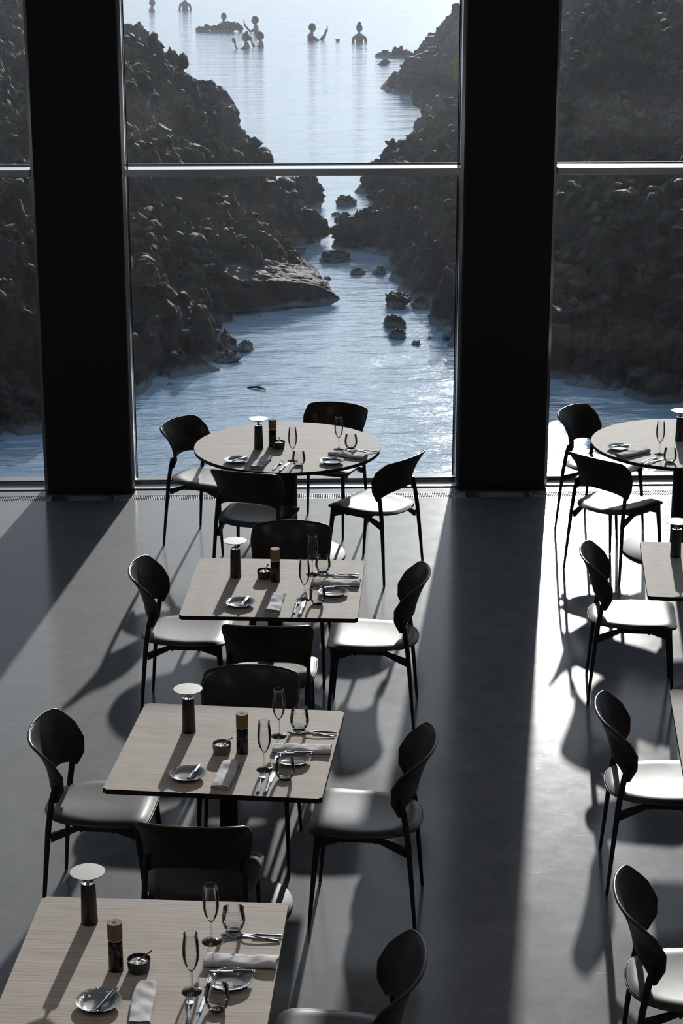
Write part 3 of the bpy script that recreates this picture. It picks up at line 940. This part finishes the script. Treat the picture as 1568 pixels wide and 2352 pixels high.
SH_L = [(-9, 14.9), (-4.5, 15.6), (-3.2, 16.1), (-2.39, 16.69), (-2.2, 16.91), (-2.07, 17.01), (-1.73, 17.52), (-1.4, 18.14), (-1.29, 18.55), (-1.02, 18.94), (-0.8, 19.23), (-0.6, 19.51), (-0.36, 19.84), (-0.44, 20.48), (-0.66, 21.22), (-0.39, 21.72), (-0.13, 21.4), (-0.15, 21.81), (-0.01, 22.11), (0.2, 22.2), (0.3, 23.74), (0.2, 24.86), (0.32, 26.09), (0.46, 26.58), (0.36, 27.99), (0.13, 28.94), (0.09, 29.96), (-0.06, 31.04), (-0.28, 31.97), (-0.45, 33.72), (-0.7, 35.37), (-1.68, 38.17), (-2.6, 41.63), (-3.2, 44.5), (-5, 46.5), (-9, 47.5), (-20, 48)]
CL_L = [(-20, 14.9)]
SH_R = [(9, 15.5), (5.0, 16.4), (3.62, 17.56), (3.39, 17.77), (3.21, 18.13), (2.89, 18.44), (2.58, 18.74), (2.15, 19.16), (1.85, 19.59), (1.72, 20.02), (1.67, 20.94), (1.60, 22.18), (1.57, 23.05), (1.43, 23.71), (1.35, 24.84), (1.26, 25.5), (0.95, 25.6), (0.92, 26.08), (1.12, 26.57), (1.1, 27.08), (1.38, 28.15), (1.35, 30.14), (1.30, 31.01), (1.5, 31.93), (1.75, 32.4), (2.2, 33.92), (2.35, 35.89), (2.70, 38.08), (3.12, 40.17), (3.0, 43.18), (2.45, 45.61), (3.1, 49.69), (3.65, 52.62), (5.7, 64.79), (7.0, 73.19), (12, 84), (24, 86)]
CL_R = [(24, 15.5)]

def signed_dist(px, py, poly):
    poly = np.array(poly); n = len(poly)
    d = np.full(px.shape, 1e9); inside = np.zeros(px.shape, bool)
    for i in range(n):
        ax, ay = poly[i]; bx, by = poly[(i + 1) % n]
        ex, ey = bx - ax, by - ay
        t = np.clip(((px - ax) * ex + (py - ay) * ey) / (ex * ex + ey * ey), 0, 1)
        d = np.minimum(d, np.hypot(px - ax - t * ex, py - ay - t * ey))
        c = ((ay > py) != (by > py)) & (px < (bx - ax) * (py - ay) / (by - ay + 1e-12) + ax)
        inside ^= c
    return np.where(inside, d, -d)

def hsh(ix, iy, k):
    h = (ix.astype(np.int64) * 374761393 + iy.astype(np.int64) * 668265263 + k * 1274126177) & 0xffffffff
    h = ((h ^ (h >> 13)) * 1274126177) & 0xffffffff
    return ((h ^ (h >> 16)) & 0xffff) / 65535.0

def blocks(x, y, size, seed):
    """Faceted block noise: every Voronoi cell is a tilted facet with its own height."""
    gx, gy = x / size, y / size
    ix, iy = np.floor(gx), np.floor(gy)
    best = np.full(x.shape, 1e9); sec = np.full(x.shape, 1e9); val = np.zeros(x.shape)
    for dx in (-1, 0, 1):
        for dy in (-1, 0, 1):
            cx, cy = ix + dx, iy + dy
            fx, fy = cx + .1 + .8 * hsh(cx, cy, seed), cy + .1 + .8 * hsh(cx, cy, seed + 1)
            ddx, ddy = gx - fx, gy - fy
            dd = np.hypot(ddx, ddy)
            v = hsh(cx, cy, seed + 2) + (hsh(cx, cy, seed + 3) - .5) * 1.3 * ddx + (hsh(cx, cy, seed + 4) - .5) * 1.3 * ddy
            m = dd < best
            sec = np.where(m, best, np.minimum(sec, dd))
            val = np.where(m, v, val); best = np.where(m, dd, best)
    edge = np.clip((sec - best) / .28, 0, 1)
    return val * (.35 + .65 * edge) - .35 * (1 - edge)

CAP_L = [(-2.2, 17, -.1), (-1.5, 19, .12), (-.6, 20.5, .10), (-1.5, 21.5, .55), (-3, 20, .75), (-6, 20, 1.4), (-.5, 23, .45), (-2, 24, 1.0), (-4, 25, 1.9), (-7, 26, 2.6), (-.3, 26, .75), (-1.2, 28.5, 1.45), (-1.75, 28.8, 1.62), (-.6, 28.5, 1.0), (-2.4, 29, 1.55), (0, 29, .45), (-.3, 31, .35), (-4.1, 31, 2.25), (-7, 32, 2.7), (-1.2, 33, .7), (-2.45, 37, 1.1), (-3.4, 37, 1.5), (-4.6, 35, 2.0), (-3.2, 42, .3), (-6, 42, 1.0), (-12, 40, 2.5), (-12, 25, 3.0)]
CAP_R = [(3.2, 18.6, -.05), (2.2, 19.8, .0), (1.9, 21, .1), (1.8, 23, .3), (2.6, 22, .55), (3.6, 22, .95), (5, 22, 1.3), (1.3, 26, .25), (2, 27, .8), (3, 27, 1.5), (4.5, 27, 2.2), (7, 26, 2.6), (1.8, 30.5, .25), (2.6, 31, .7), (3.6, 32, 1.8), (5, 32, 2.7), (7.5, 33, 3.2), (2.9, 35.5, .35), (3.4, 36.5, .75), (4.3, 37, 2.0), (6, 38, 2.7), (3.9, 42, .35), (3.6, 45, .35), (5.2, 44, 1.5), (4.6, 50, .95), (5.5, 52, 1.3), (8, 60, 1.6), (14, 70, 2.2), (12, 40, 3.5), (14, 25, 3.4)]
def cap(x, y, pts):
    num = np.zeros(x.shape); den = np.zeros(x.shape)
    for a, b, c in pts:
        w_ = 1.0 / (((x - a) ** 2 + (.55 * (y - b)) ** 2) ** 1.6 + .02)
        num += w_ * c; den += w_
    return num / den

def bank_height(x, y, poly, pts, steep):
    d = signed_dist(x, y, poly)
    wob = (blocks(x, y, .55, 71) - .4) * .35
    d2 = d + wob * np.clip(1.2 - np.abs(d), 0, 1)
    c = cap(x, y, pts)
    rise = WZ + np.maximum(d2, 0) * steep
    h = np.where(d2 > 0, np.minimum(rise, c + .25 * np.tanh(np.maximum(rise - c, 0))), WZ + d2 * .9)
    amp = np.clip(d / .8, 0, 1)
    big = blocks(x + .3 * y, y, 1.5, 11) - .35
    md = blocks(x, y - .2 * x, .62, 23) - .35
    sm_ = blocks(x + .1 * y, y, .27, 37) - .35
    ty = blocks(x, y, .12, 53) - .35
    h = h + amp * (.42 * big + .28 * md) + np.clip(d / .25 + .3, 0, 1) * (.16 * sm_ + .08 * ty)
    return np.maximum(h, WZ - .9)

def heightfield(name, poly, pts, x0f, x1f, y0, y1, steep, kx, ky):
    ny = int(math.log(y1 / y0) / ky)
    Y = y0 * np.exp(np.linspace(0, math.log(y1 / y0), ny))
    nx = int((x1f - x0f) / kx)
    F = np.linspace(x0f, x1f, nx)
    YY, FF = np.meshgrid(Y, F, indexing='ij')
    XX = FF * YY
    H = bank_height(XX, YY, poly, pts, steep)
    co = np.stack([XX, YY, H], -1).reshape(-1, 3)
    idx = np.arange(ny * nx).reshape(ny, nx)
    q = np.stack([idx[:-1, :-1], idx[:-1, 1:], idx[1:, 1:], idx[1:, :-1]], -1).reshape(-1, 4)
    keep = (H.reshape(-1)[q] > WZ - .35).any(1)
    q = q[keep]
    used = np.unique(q); remap = np.full(ny * nx, -1); remap[used] = np.arange(len(used))
    co = co[used]; q = remap[q]
    me = bpy.data.meshes.new(name)
    me.vertices.add(len(co)); me.vertices.foreach_set('co', co.astype(np.float32).ravel())
    me.loops.add(q.size); me.loops.foreach_set('vertex_index', q.astype(np.int32).ravel())
    me.polygons.add(len(q))
    me.polygons.foreach_set('loop_start', np.arange(0, q.size, 4, dtype=np.int32))
    me.polygons.foreach_set('loop_total', np.full(len(q), 4, dtype=np.int32))
    me.update(calc_edges=True); me.validate()
    return link_mesh(name, me, M['rock'])

PL, PR = SH_L + CL_L, SH_R + CL_R
o = heightfield('lava_bank', PL, CAP_L, -.30, .035, 14.8, 49, 1.15, .00125, .0016)
tag(o, kind='structure')
o = heightfield('lava_bank', PR, CAP_R, .015, .30, 15.4, 88, 1.0, .00125, .0016)
tag(o, kind='structure')

# angular rocks --------------------------------------------------------
def rock_template(seed, sub=2, cuts=9, rough=.10, dlo=.5, dhi=.85):
    r = np.random.RandomState(seed)
    bm = bmesh.new(); bmesh.ops.create_icosphere(bm, subdivisions=sub, radius=1.0)
    V = np.array([v.co[:] for v in bm.verts]); Fc = np.array([[v.index for v in f.verts] for f in bm.faces]); bm.free()
    for _ in range(cuts):
        n = r.normal(size=3); n /= np.linalg.norm(n)
        dd = r.uniform(dlo, dhi); s = V @ n
        V = V - np.outer(np.maximum(s - dd, 0), n)
    fr = r.uniform(2, 6, (6, 3)); ph = r.uniform(0, 6.28, 6)
    for k in range(6):
        V = V * (1 + rough * .35 * np.sin(V @ fr[k] * (1 + k * .6) + ph[k]))[:, None]
    V += r.normal(scale=rough * .12, size=V.shape)
    return V, Fc

def join_np(name, parts, mat, smooth=False):
    vs, fs, o = [], [], 0
    for V, Fc in parts: vs.append(V); fs.append(Fc + o); o += len(V)
    V = np.concatenate(vs); Fc = np.concatenate(fs)
    me = bpy.data.meshes.new(name)
    me.vertices.add(len(V)); me.vertices.foreach_set('co', V.astype(np.float32).ravel())
    me.loops.add(Fc.size); me.loops.foreach_set('vertex_index', Fc.astype(np.int32).ravel())
    me.polygons.add(len(Fc))
    me.polygons.foreach_set('loop_start', np.arange(0, Fc.size, 3, dtype=np.int32))
    me.polygons.foreach_set('loop_total', np.full(len(Fc), 3, dtype=np.int32))
    me.update(calc_edges=True)
    return link_mesh(name, me, mat, None, smooth)

TPL = [rock_template(100 + k, 2, 11, .16, .34, .8) for k in range(10)]
TPS = [rock_template(150 + k, 1, 7, .2, .4, .8) for k in range(10)]
def rot_m(r):
    a, b, c = r.uniform(0, 6.28), r.normal(scale=.5), r.normal(scale=.5)
    return np.array(Euler((b, c, a)).to_matrix())

def rubble(name, poly, pts, steep, xr, yr, n, seed, label):
    r = np.random.RandomState(seed); parts = []
    X = r.uniform(0, 1, n * 6); Y = yr[0] * np.exp(r.uniform(0, math.log(yr[1] / yr[0]), n * 6))
    X = (xr[0] + (xr[1] - xr[0]) * X) * Y
    d = signed_dist(X, Y, poly); H = bank_height(X, Y, poly, pts, steep)
    k = 0
    for x, y, dd, h in zip(X, Y, d, H):
        if dd < -.05 or k >= n: continue
        s = float(np.exp(r.normal(-2.45, .55))) * (y / 24) ** .5
        s = min(s, .15)
        if dd < .25: s *= .6
        V, Fc = (TPL if s > .13 else TPS)[r.randint(10)]
        V = (V * np.array([1, r.uniform(.6, 1), r.uniform(.45, .85)])) @ rot_m(r).T * s + np.array([x, y, h + s * .12])
        parts.append((V, Fc)); k += 1
    tag(join_np(name, parts, M['rock']), label, 'rubble', None, 'stuff')

rubble('lava_rubble', PL, CAP_L, 1.15, (-.28, .02), (15.5, 44), 6500, 5, 'loose dark lava rubble covering the left bank of the lagoon channel')
rubble('lava_rubble', PR, CAP_R, 1.0, (.03, .28), (16, 60), 6500, 6, 'loose dark lava rubble covering the right bank of the lagoon channel')

def boulder(x, y, z, size, seed, label, rz=0.0, tilt=(0, 0), cuts=14, sub=5, rough=.05, mat='rock', pts=None, group=None, name='lava_boulder', crag=.30):
    V, Fc = rock_template(seed, sub, cuts, rough)
    V = V * np.array(size)
    if pts is not None: V = pts(V)
    # craggy surface
    off = Vector((seed * 3.1, seed * 1.7, seed * .9))
    k_ = 2.4 / max(size)
    out = np.empty(len(V))
    for i_, p_ in enumerate(V):
        q = Vector(p_)
        out[i_] = mnoise.turbulence(q * k_ + off, 5, True, noise_basis='BLENDER', amplitude_scale=.62, frequency_scale=2.1)
    nrm = V / (np.linalg.norm(V, axis=1)[:, None] + 1e-9)
    V = V + nrm * ((out - out.mean()) * crag * min(size))[:, None]
    Rm = np.array(Euler((tilt[0], tilt[1], rz)).to_matrix())
    V = V @ Rm.T
    me = bpy.data.meshes.new(name)
    me.from_pydata([tuple(v) for v in V], [], [tuple(int(i) for i in f) for f in Fc]); me.update()
    o = link_mesh(name, me, M[mat]); o.location = (x, y, z)
    tag(o, label, 'rock', group)
    return o

def slab_shape(V):
    V = V.copy()
    xn = V[:, 0] / 1.35
    V[:, 1] *= np.clip(1.05 - .62 * np.clip(xn, -1, 1), .2, 1.5)      # narrows to a point towards +x
    top = V[:, 2] > 0
    V[top, 2] = V[top, 2] * .55
    V[:, 2] += .16 * (1 - xn) * .5
    return V
boulder(-.30, 22.45, -.13, (1.28, 1.15, .46), 41, 'large flat dark slab of lava pointing into the channel from the left bank, top glinting', rz=-.12, tilt=(0, .12), cuts=22, sub=6, rough=.02, mat='rock_slab', pts=slab_shape, crag=.16)
boulder(.37, 29.3, -.18, (.40, .55, .44), 12, 'big angular boulder standing in the water below the window bar', rz=.2, tilt=(0, .35), cuts=11, mat='rock_bare')
boulder(-1.08, 28.4, 1.27, (.60, .7, .28), 22, 'flat-topped grey lava block crowning the left bank beside the lagoon', rz=-.15, tilt=(.10, .60), cuts=6, mat='rock_bare', crag=.25)
boulder(-.84, 29.0, .42, (.55, .8, .62), 23, 'dark lava block below the flat-topped one, above the water on the left', rz=.5, cuts=12)
boulder(-.62, 30.2, .06, (.42, .6, .5), 24, 'rounded lava block dropping straight to the water at the left bank', rz=.1, cuts=12)
boulder(-2.28, 29.8, .55, (.75, .8, .5), 27, 'lava block with a pale edge beside the left column', rz=.8, cuts=12)
boulder(-2.57, 37.5, 1.13, (.44, .5, .52), 25, 'knobbly lava pinnacle at the far end of the left bank', rz=.3, cuts=12, rough=.09, crag=.5)
boulder(-2.50, 36.6, .62, (.52, .6, .62), 29, 'lava block under the knobbly pinnacle on the left bank', rz=1.3, cuts=12, crag=.45)
boulder(.18, 26.3, -.12, (.42, .5, .34), 31, 'dark lava block at the narrowest part of the channel, left side', rz=.4, cuts=12)
boulder(1.22, 26.0, -.12, (.52, .55, .36), 32, 'rounded lava shoulder at the narrowest part of the channel, right side', rz=-.4, tilt=(0, -.3), cuts=11)
boulder(1.55, 28.8, .0, (.45, .7, .42), 33, 'lava block on the right bank just under the window bar', rz=.4, cuts=12)
boulder(2.85, 35.2, .12, (.62, .9, .52), 34, 'squat lava block on the right bank above the window bar', rz=.2, tilt=(0, -.2), cuts=12)
boulder(3.10, 38.5, .18, (.48, .8, .52), 35, 'lava block behind the squat one on the right bank', rz=.6, cuts=12)
ms = boulder(3.55, 37.5, .78, (.42, .5, .40), 36, 'mossy yellow-green hummock on the right bank by the column', rz=.2, cuts=5, mat='moss')
boulder(3.6, 45.6, .10, (1.15, 1.5, .62), 37, 'long dark lava mass sloping into the far lagoon on the right', rz=-.35, tilt=(0, -.22), cuts=10)
boulder(4.7, 48.5, .45, (1.2, 2.0, .9), 38, 'high lava ridge at the upper right, behind the long sloping mass', rz=-.5, tilt=(0, -.35), cuts=11)
boulder(3.35, 49.5, -.20, (.55, .7, .28), 39, 'low lava rock tapering into the far lagoon from the right', rz=-.3, cuts=12)

def islet(x, y, w_, d_, prof, seed, label):
    """One craggy heap of fused lava: many small blocks under an outline of heights along x."""
    r = np.random.RandomState(seed); parts = []
    for k in range(90):
        u = r.uniform(-1, 1); v_ = r.uniform(-1, 1) * math.sqrt(1 - u * u)
        hh = float(np.interp(u, np.linspace(-1, 1, len(prof)), prof)) * (1 - .7 * v_ * v_)
        s_ = r.uniform(.06, .13)
        V, Fc = TPL[r.randint(10)]
        parts.append(((V @ rot_m(r).T) * s_ + np.array([x + u * w_, y + v_ * d_, WZ + max(0, hh - s_ * .8) * r.uniform(.3, 1)]), Fc))
    o = join_np('lava_islet', parts, M['rock']); tag(o, label, 'rock')
islet(-1.75, 62.7, .64, .40, [.12, .24, .26, .22, .34, .20, .36, .38, .22], 52, 'low dark lava islet with a bather behind it')
islet(3.05, 53.9, .46, .35, [.05, .16, .18, .12, .30, .32, .20, .08], 51, 'small lava islet with two points near the far right bank')
ST = [(.98, 29.3, .16, 'flat wet stone in the channel right of the big boulder'), (.96, 27.4, .19, 'dark stone in mid channel, above the narrows'),
      (.74, 24.85, .19, 'knobbly stone lying at the tip of the right shoulder'), (.56, 23.7, .05, 'tiny stone alone below the knobbly stone'),
      (.94, 24.0, .09, 'low stone in the shallow pool on the right'), (1.20, 24.0, .10, 'small stone at the edge of the shallow pool on the right'),
      (1.29, 22.1, .16, 'pointed stone off the right bank, level with the big slab'), (1.20, 21.0, .13, 'rough stone below the pointed stone off the right bank'),
      (1.22, 20.5, .10, 'stone topped with silica, lowest of the row off the right bank'), (1.57, 22.0, .13, 'stone against the right bank beside the pointed stone'),
      (1.40, 20.2, .05, 'tiny stone at the right bank nearest the building'), (.54, 27.1, .11, 'small stone off the left bank under the big boulder'),
      (2.67, 51.6, .16, 'small low stone in the far lagoon left of the islet'), (1.72, 58.9, .08, 'tiny dark stone in open water between two bathers'),
      (-.50, 19.5, .11, 'low flat stone at the tip of the left bank promontory'), (-.34, 20.0, .10, 'small stone at the promontory of the left bank'),
      (.78, 26.5, .05, 'tiny stone in the channel narrows'), (.80, 28.4, .05, 'tiny round stone below the big boulder')]
for k, (x, y, s, lb) in enumerate(ST):
    boulder(x, y, WZ + s * .22, (s, s * 1.2, s * .75), 200 + k, lb, rz=k, cuts=10, sub=4, rough=.10, group='stones standing in the water')

# floating twig and duckling-sized bird near the left bank
bm = bmesh.new()
tube(bm, (-.08, .05, .0), (.03, 0, .015), .008, .012, 8); tube(bm, (.02, .0, .012), (.09, -.06, .006), .014, .006, 8); tube(bm, (.0, .01, .01), (.05, .04, .02), .005, .003, 6)
o = bm_obj('driftwood_twig', bm, M['bark']); o.location = (-.23, 18.38, WZ + .005)
tag(o, 'small dark twig floating on the open water behind the round table', 'twig')

# ------------------------------------------------------------------ bathers
def skin_body(name, joints, edges, mat, parent=None, root=0):
    me = bpy.data.meshes.new(name)
    me.from_pydata([j[0] for j in joints], edges, [])
    o = link_mesh(name, me, mat, parent)
    sk = o.modifiers.new('skin', 'SKIN')
    sk.use_smooth_shade = True
    sv = me.skin_vertices[0].data if me.skin_vertices else None
    if sv is None: return o
    for k, (p, r) in enumerate(joints):
        sv[k].radius = (r, r) if isinstance(r, (int, float)) else r
        sv[k].use_root = (k == root)
    sb = o.modifiers.new('sub', 'SUBSURF'); sb.levels = 2; sb.render_levels = 2
    return o

def hand_joints(J, E, wrist, d, side):
    """Palm with four fingers of unequal length and a thumb, along direction d; side is +1/-1."""
    d = Vector(d).normalized(); up = Vector((0, 0, 1)); s = d.cross(up)
    if s.length < .1: s = Vector((1, 0, 0))
    s.normalize(); n = s.cross(d)
    w0 = Vector(J[wrist][0])
    J.append((tuple(w0 + d * .045), .020)); p = len(J) - 1; E.append((wrist, p))
    J.append((tuple(w0 + d * .085), .019)); k = len(J) - 1; E.append((p, k))
    for off, L in ((-.028, .060), (-.010, .075), (.010, .078), (.028, .068)):
        a = w0 + d * .098 + s * off; b = a + d * L * .55 + n * .006; c = b + d * L * .35 - n * .014 + s * off * .1
        i0 = len(J); J += [(tuple(a), .0092), (tuple(b), .0085), (tuple(c), .0070)]
        E += [(k, i0), (i0, i0 + 1), (i0 + 1, i0 + 2)]
    a = w0 + d * .055 + s * .035 * side; b = w0 + d * .085 + s * .060 * side + n * -.008
    i0 = len(J); J += [(tuple(a), .0115), (tuple(b), .0095)]; E += [(p, i0), (i0, i0 + 1)]

def head_mesh(parent, loc, yaw, pitch=0.0, hair='short', bun=False):
    bm = bmesh.new(); bmesh.ops.create_uvsphere(bm, u_segments=36, v_segments=26, radius=1.0)
    for v in bm.verts:
        x, y, z = v.co
        X, Y, Z = x * .076, y * .095, z * .118
        if z < 0: X *= 1 - .32 * (-z) ** 1.5; Y *= 1 - .10 * (-z)
        if z < -.2 and y > 0: Y += .010 * min(1, (-z - .2) / .5)
        if y > .5:
            nose = math.exp(-((x / .16) ** 2 + ((z + .12) / .26) ** 2)); Y += .024 * nose
            for ex in (-.42, .42): Y -= .010 * math.exp(-(((x - ex) / .17) ** 2 + ((z - .06) / .11) ** 2))
            Y += .006 * math.exp(-(((x) / .30) ** 2 + ((z + .52) / .07) ** 2)) - .004 * math.exp(-(((x) / .32) ** 2 + ((z + .45) / .04) ** 2))
            Y += .005 * math.exp(-((x / .5) ** 2 + ((z - .22) / .07) ** 2))
        ear = math.exp(-(((abs(x) - 1) / .2) ** 2 + ((z + .02) / .22) ** 2 + ((y + .05) / .14) ** 2))
        X += .016 * ear * (1 if x > 0 else -1)
        v.co = (X, Y, Z)
    h = bm_obj('head', bm, M['skin'], parent, True)
    h.location = loc; h.rotation_euler = (pitch, 0, yaw)
    bm = bmesh.new(); bmesh.ops.create_uvsphere(bm, u_segments=32, v_segments=22, radius=1.0)
    dl = [v for v in bm.verts if (v.co.z < .35 and v.co.y > .25) or v.co.z < (-.45 if hair == 'short' else -.75) or (v.co.y > -.1 and v.co.z < -.05)]
    bmesh.ops.delete(bm, geom=dl, context='VERTS')
    rnd = random.Random(int(loc[0] * 100) + 7)
    for v in bm.verts:
        x, y, z = v.co; k = 1.05 + .05 * rnd.random()
        v.co = (x * .082 * k, y * .101 * k - .004, z * .122 * k + .008)
    if bun: bmesh.ops.create_icosphere(bm, subdivisions=2, radius=.042, matrix=Matrix.Translation((0, -.03, .145)))
    hr = bm_obj('hair', bm, M['hair'], h, True)
    return h

def bather(name_lbl, x, y, yaw, chest_z=.0, arms=None, head_yaw=0.0, head_pitch=0.0, female=False, bun=False, straps=False, lean=0.0):
    """Person standing in chest-deep water; z is measured from the water surface to the shoulders."""
    t = empty('person', (x, y, WZ - .75), yaw)
    tag(t, name_lbl, 'person', 'bathers in the lagoon')
    sh = .75 + chest_z
    k = .90 if female else 1.0
    J = [((0, 0, sh - .52), (.135 * k, .10)), ((0, 0, sh - .32), (.125 * k, .09)), ((0, lean * .3, sh - .12), (.150 * k, .098)), ((0, lean * .5, sh - .02), (.105 * k, .075)), ((0, lean * .6, sh + .05), (.062 * k, .058)), ((0, lean * .7 + .01, sh + .11), (.052, .052)),
         ((.09, 0, sh - .66), (.085, .085)), ((-.09, 0, sh - .66), (.085, .085)), ((.10, 0, .02), (.05, .05)), ((-.10, 0, .02), (.05, .05)),
         ((.09, 0, sh - .9), (.07, .07)), ((-.09, 0, sh - .9), (.07, .07))]
    J = [j for j in J[:8]]
    E = [(0, 1), (1, 2), (2, 3), (3, 4), (4, 5), (0, 6), (0, 7)]
    arms = arms or {}
    for s in (-1, 1):
        a = arms.get(s)
        i0 = len(J)
        shp = (s * .185 * k, lean * .45, sh - .035)
        if a is None: el, wr = (s * .225 * k, -.02, sh - .31), (s * .20 * k, .12, sh - .50)
        else: el, wr = a
        J += [(shp, (.055 * k, .055 * k)), (el, (.040 * k, .040 * k)), (wr, (.026, .026))]
        E += [(3, i0), (i0, i0 + 1), (i0 + 1, i0 + 2)]
        d = Vector(wr) - Vector(el)
        if a is not None: hand_joints(J, E, i0 + 2, d * .4 + Vector((0, 0, .25)), -s)
        else:
            hand_joints(J, E, i0 + 2, d, -s)
    skin_body('body', J, E, M['skin'], t)
    head_mesh(t, (0, lean * .7 + .025, sh + .205), head_yaw, head_pitch, 'long' if female else 'short', bun)
    if straps:
        bm = bmesh.new()
        for s in (-1, 1):
            tube(bm, (s * .09, -.072, sh + .02), (-s * .03, -.112, sh - .22), .008, .008, 8)
        for s in (-1, 1):
            tube(bm, (0, -.115, sh - .20), (s * .14, -.062, sh - .24), .012, .012, 8)
        bm_obj('swimsuit_strap', bm, M['swim'], t)
    return t

bather('bather facing away with dark crossed swimsuit straps, at the top edge', -3.2, 72.6, .1, .24, female=True, straps=True)
bather('bather at the top left corner of the middle window, only the back showing', -5.85, 76.0, .3, .20)
bather('faint bather half hidden in steam, left of the one with crossed straps', -4.32, 72.0, -1.2, .08)
bather('bather whose head shows behind the far lava islet', -1.64, 64.2, 3.0, .12)
bather('bather in profile holding up a hand, right of the islet', -.62, 62.0, 1.5, .17, arms={1: ((.16, .20, .78), (.12, .36, .98))}, lean=.02)
bather('bather with hair in a bun raising a glass of amber drink', -.84, 56.6, 1.35, .08, arms={-1: ((-.20, .18, .68), (-.10, .30, .84))}, female=True, bun=True)
bather('bather with short hair turned towards the one with a bun', -.45, 56.9, 1.45, .09, arms={1: ((.20, .18, .70), (.14, .27, .86))})
bather('bather holding up a phone with both hands', .93, 59.3, -1.25, .14, arms={1: ((.20, .27, .68), (.06, .46, .90)), -1: ((-.16, .30, .66), (-.05, .47, .90))}, lean=.08)
bather('bather seen alone to the right, hair tied high', 2.32, 58.5, 2.9, .18, female=True, bun=True)
def local_to(x, y, yaw, p):
    return (x + p[0] * math.cos(yaw) - p[1] * math.sin(yaw), y + p[0] * math.sin(yaw) + p[1] * math.cos(yaw), WZ - .75 + p[2])
bm = bmesh.new(); box(bm, (0, 0, 0), (.078, .009, .155), .004)
o = bm_obj('smartphone', bm, M['phone']); o.location = local_to(.93, 59.3, -1.25, (.0, .53, 1.06)); o.rotation_euler = (0, 0, -1.25)
tag(o, 'dark phone held up by a bather in the lagoon', 'phone')
for (x, y, yw, p, lb) in ((-.84, 56.6, 1.35, (-.10, .35, .96), 'tumbler of amber drink raised by the bather with a bun'), (-.45, 56.9, 1.45, (.14, .32, .97), 'tumbler of amber drink between two bathers')):
    g = empty('drink_glass', local_to(x, y, yw, p)); tag(g, lb, 'glass', 'amber drinks in the lagoon')
    bm_obj('tumbler', lathe([(0, -.06), (.028, -.06), (.036, .07), (.033, .07), (.026, -.052), (0, -.052)], 20), M['glassware'], g, True)
    bm_obj('drink', lathe([(0, -.05), (.025, -.05), (.031, .045), (0, .045)], 20), M['drink'], g, True)

# ------------------------------------------------------------------ steam drifting over the warm lagoon
t_ = NT('thin_steam')
vs_ = t_.n('VolumeScatter', Density=.0032, Anisotropy=.35)
vs_.inputs['Color'].default_value = (.93, .96, 1, 1)
t_.l(vs_.outputs[0], t_.out.inputs['Volume'])
bm = bmesh.new(); box(bm, (0, 62, 4.0), (90, 94, 8.7))
tag(bm_obj('steam_haze', bm, t_.m), 'thin steam hanging over the warm lagoon', 'steam', None, 'stuff')
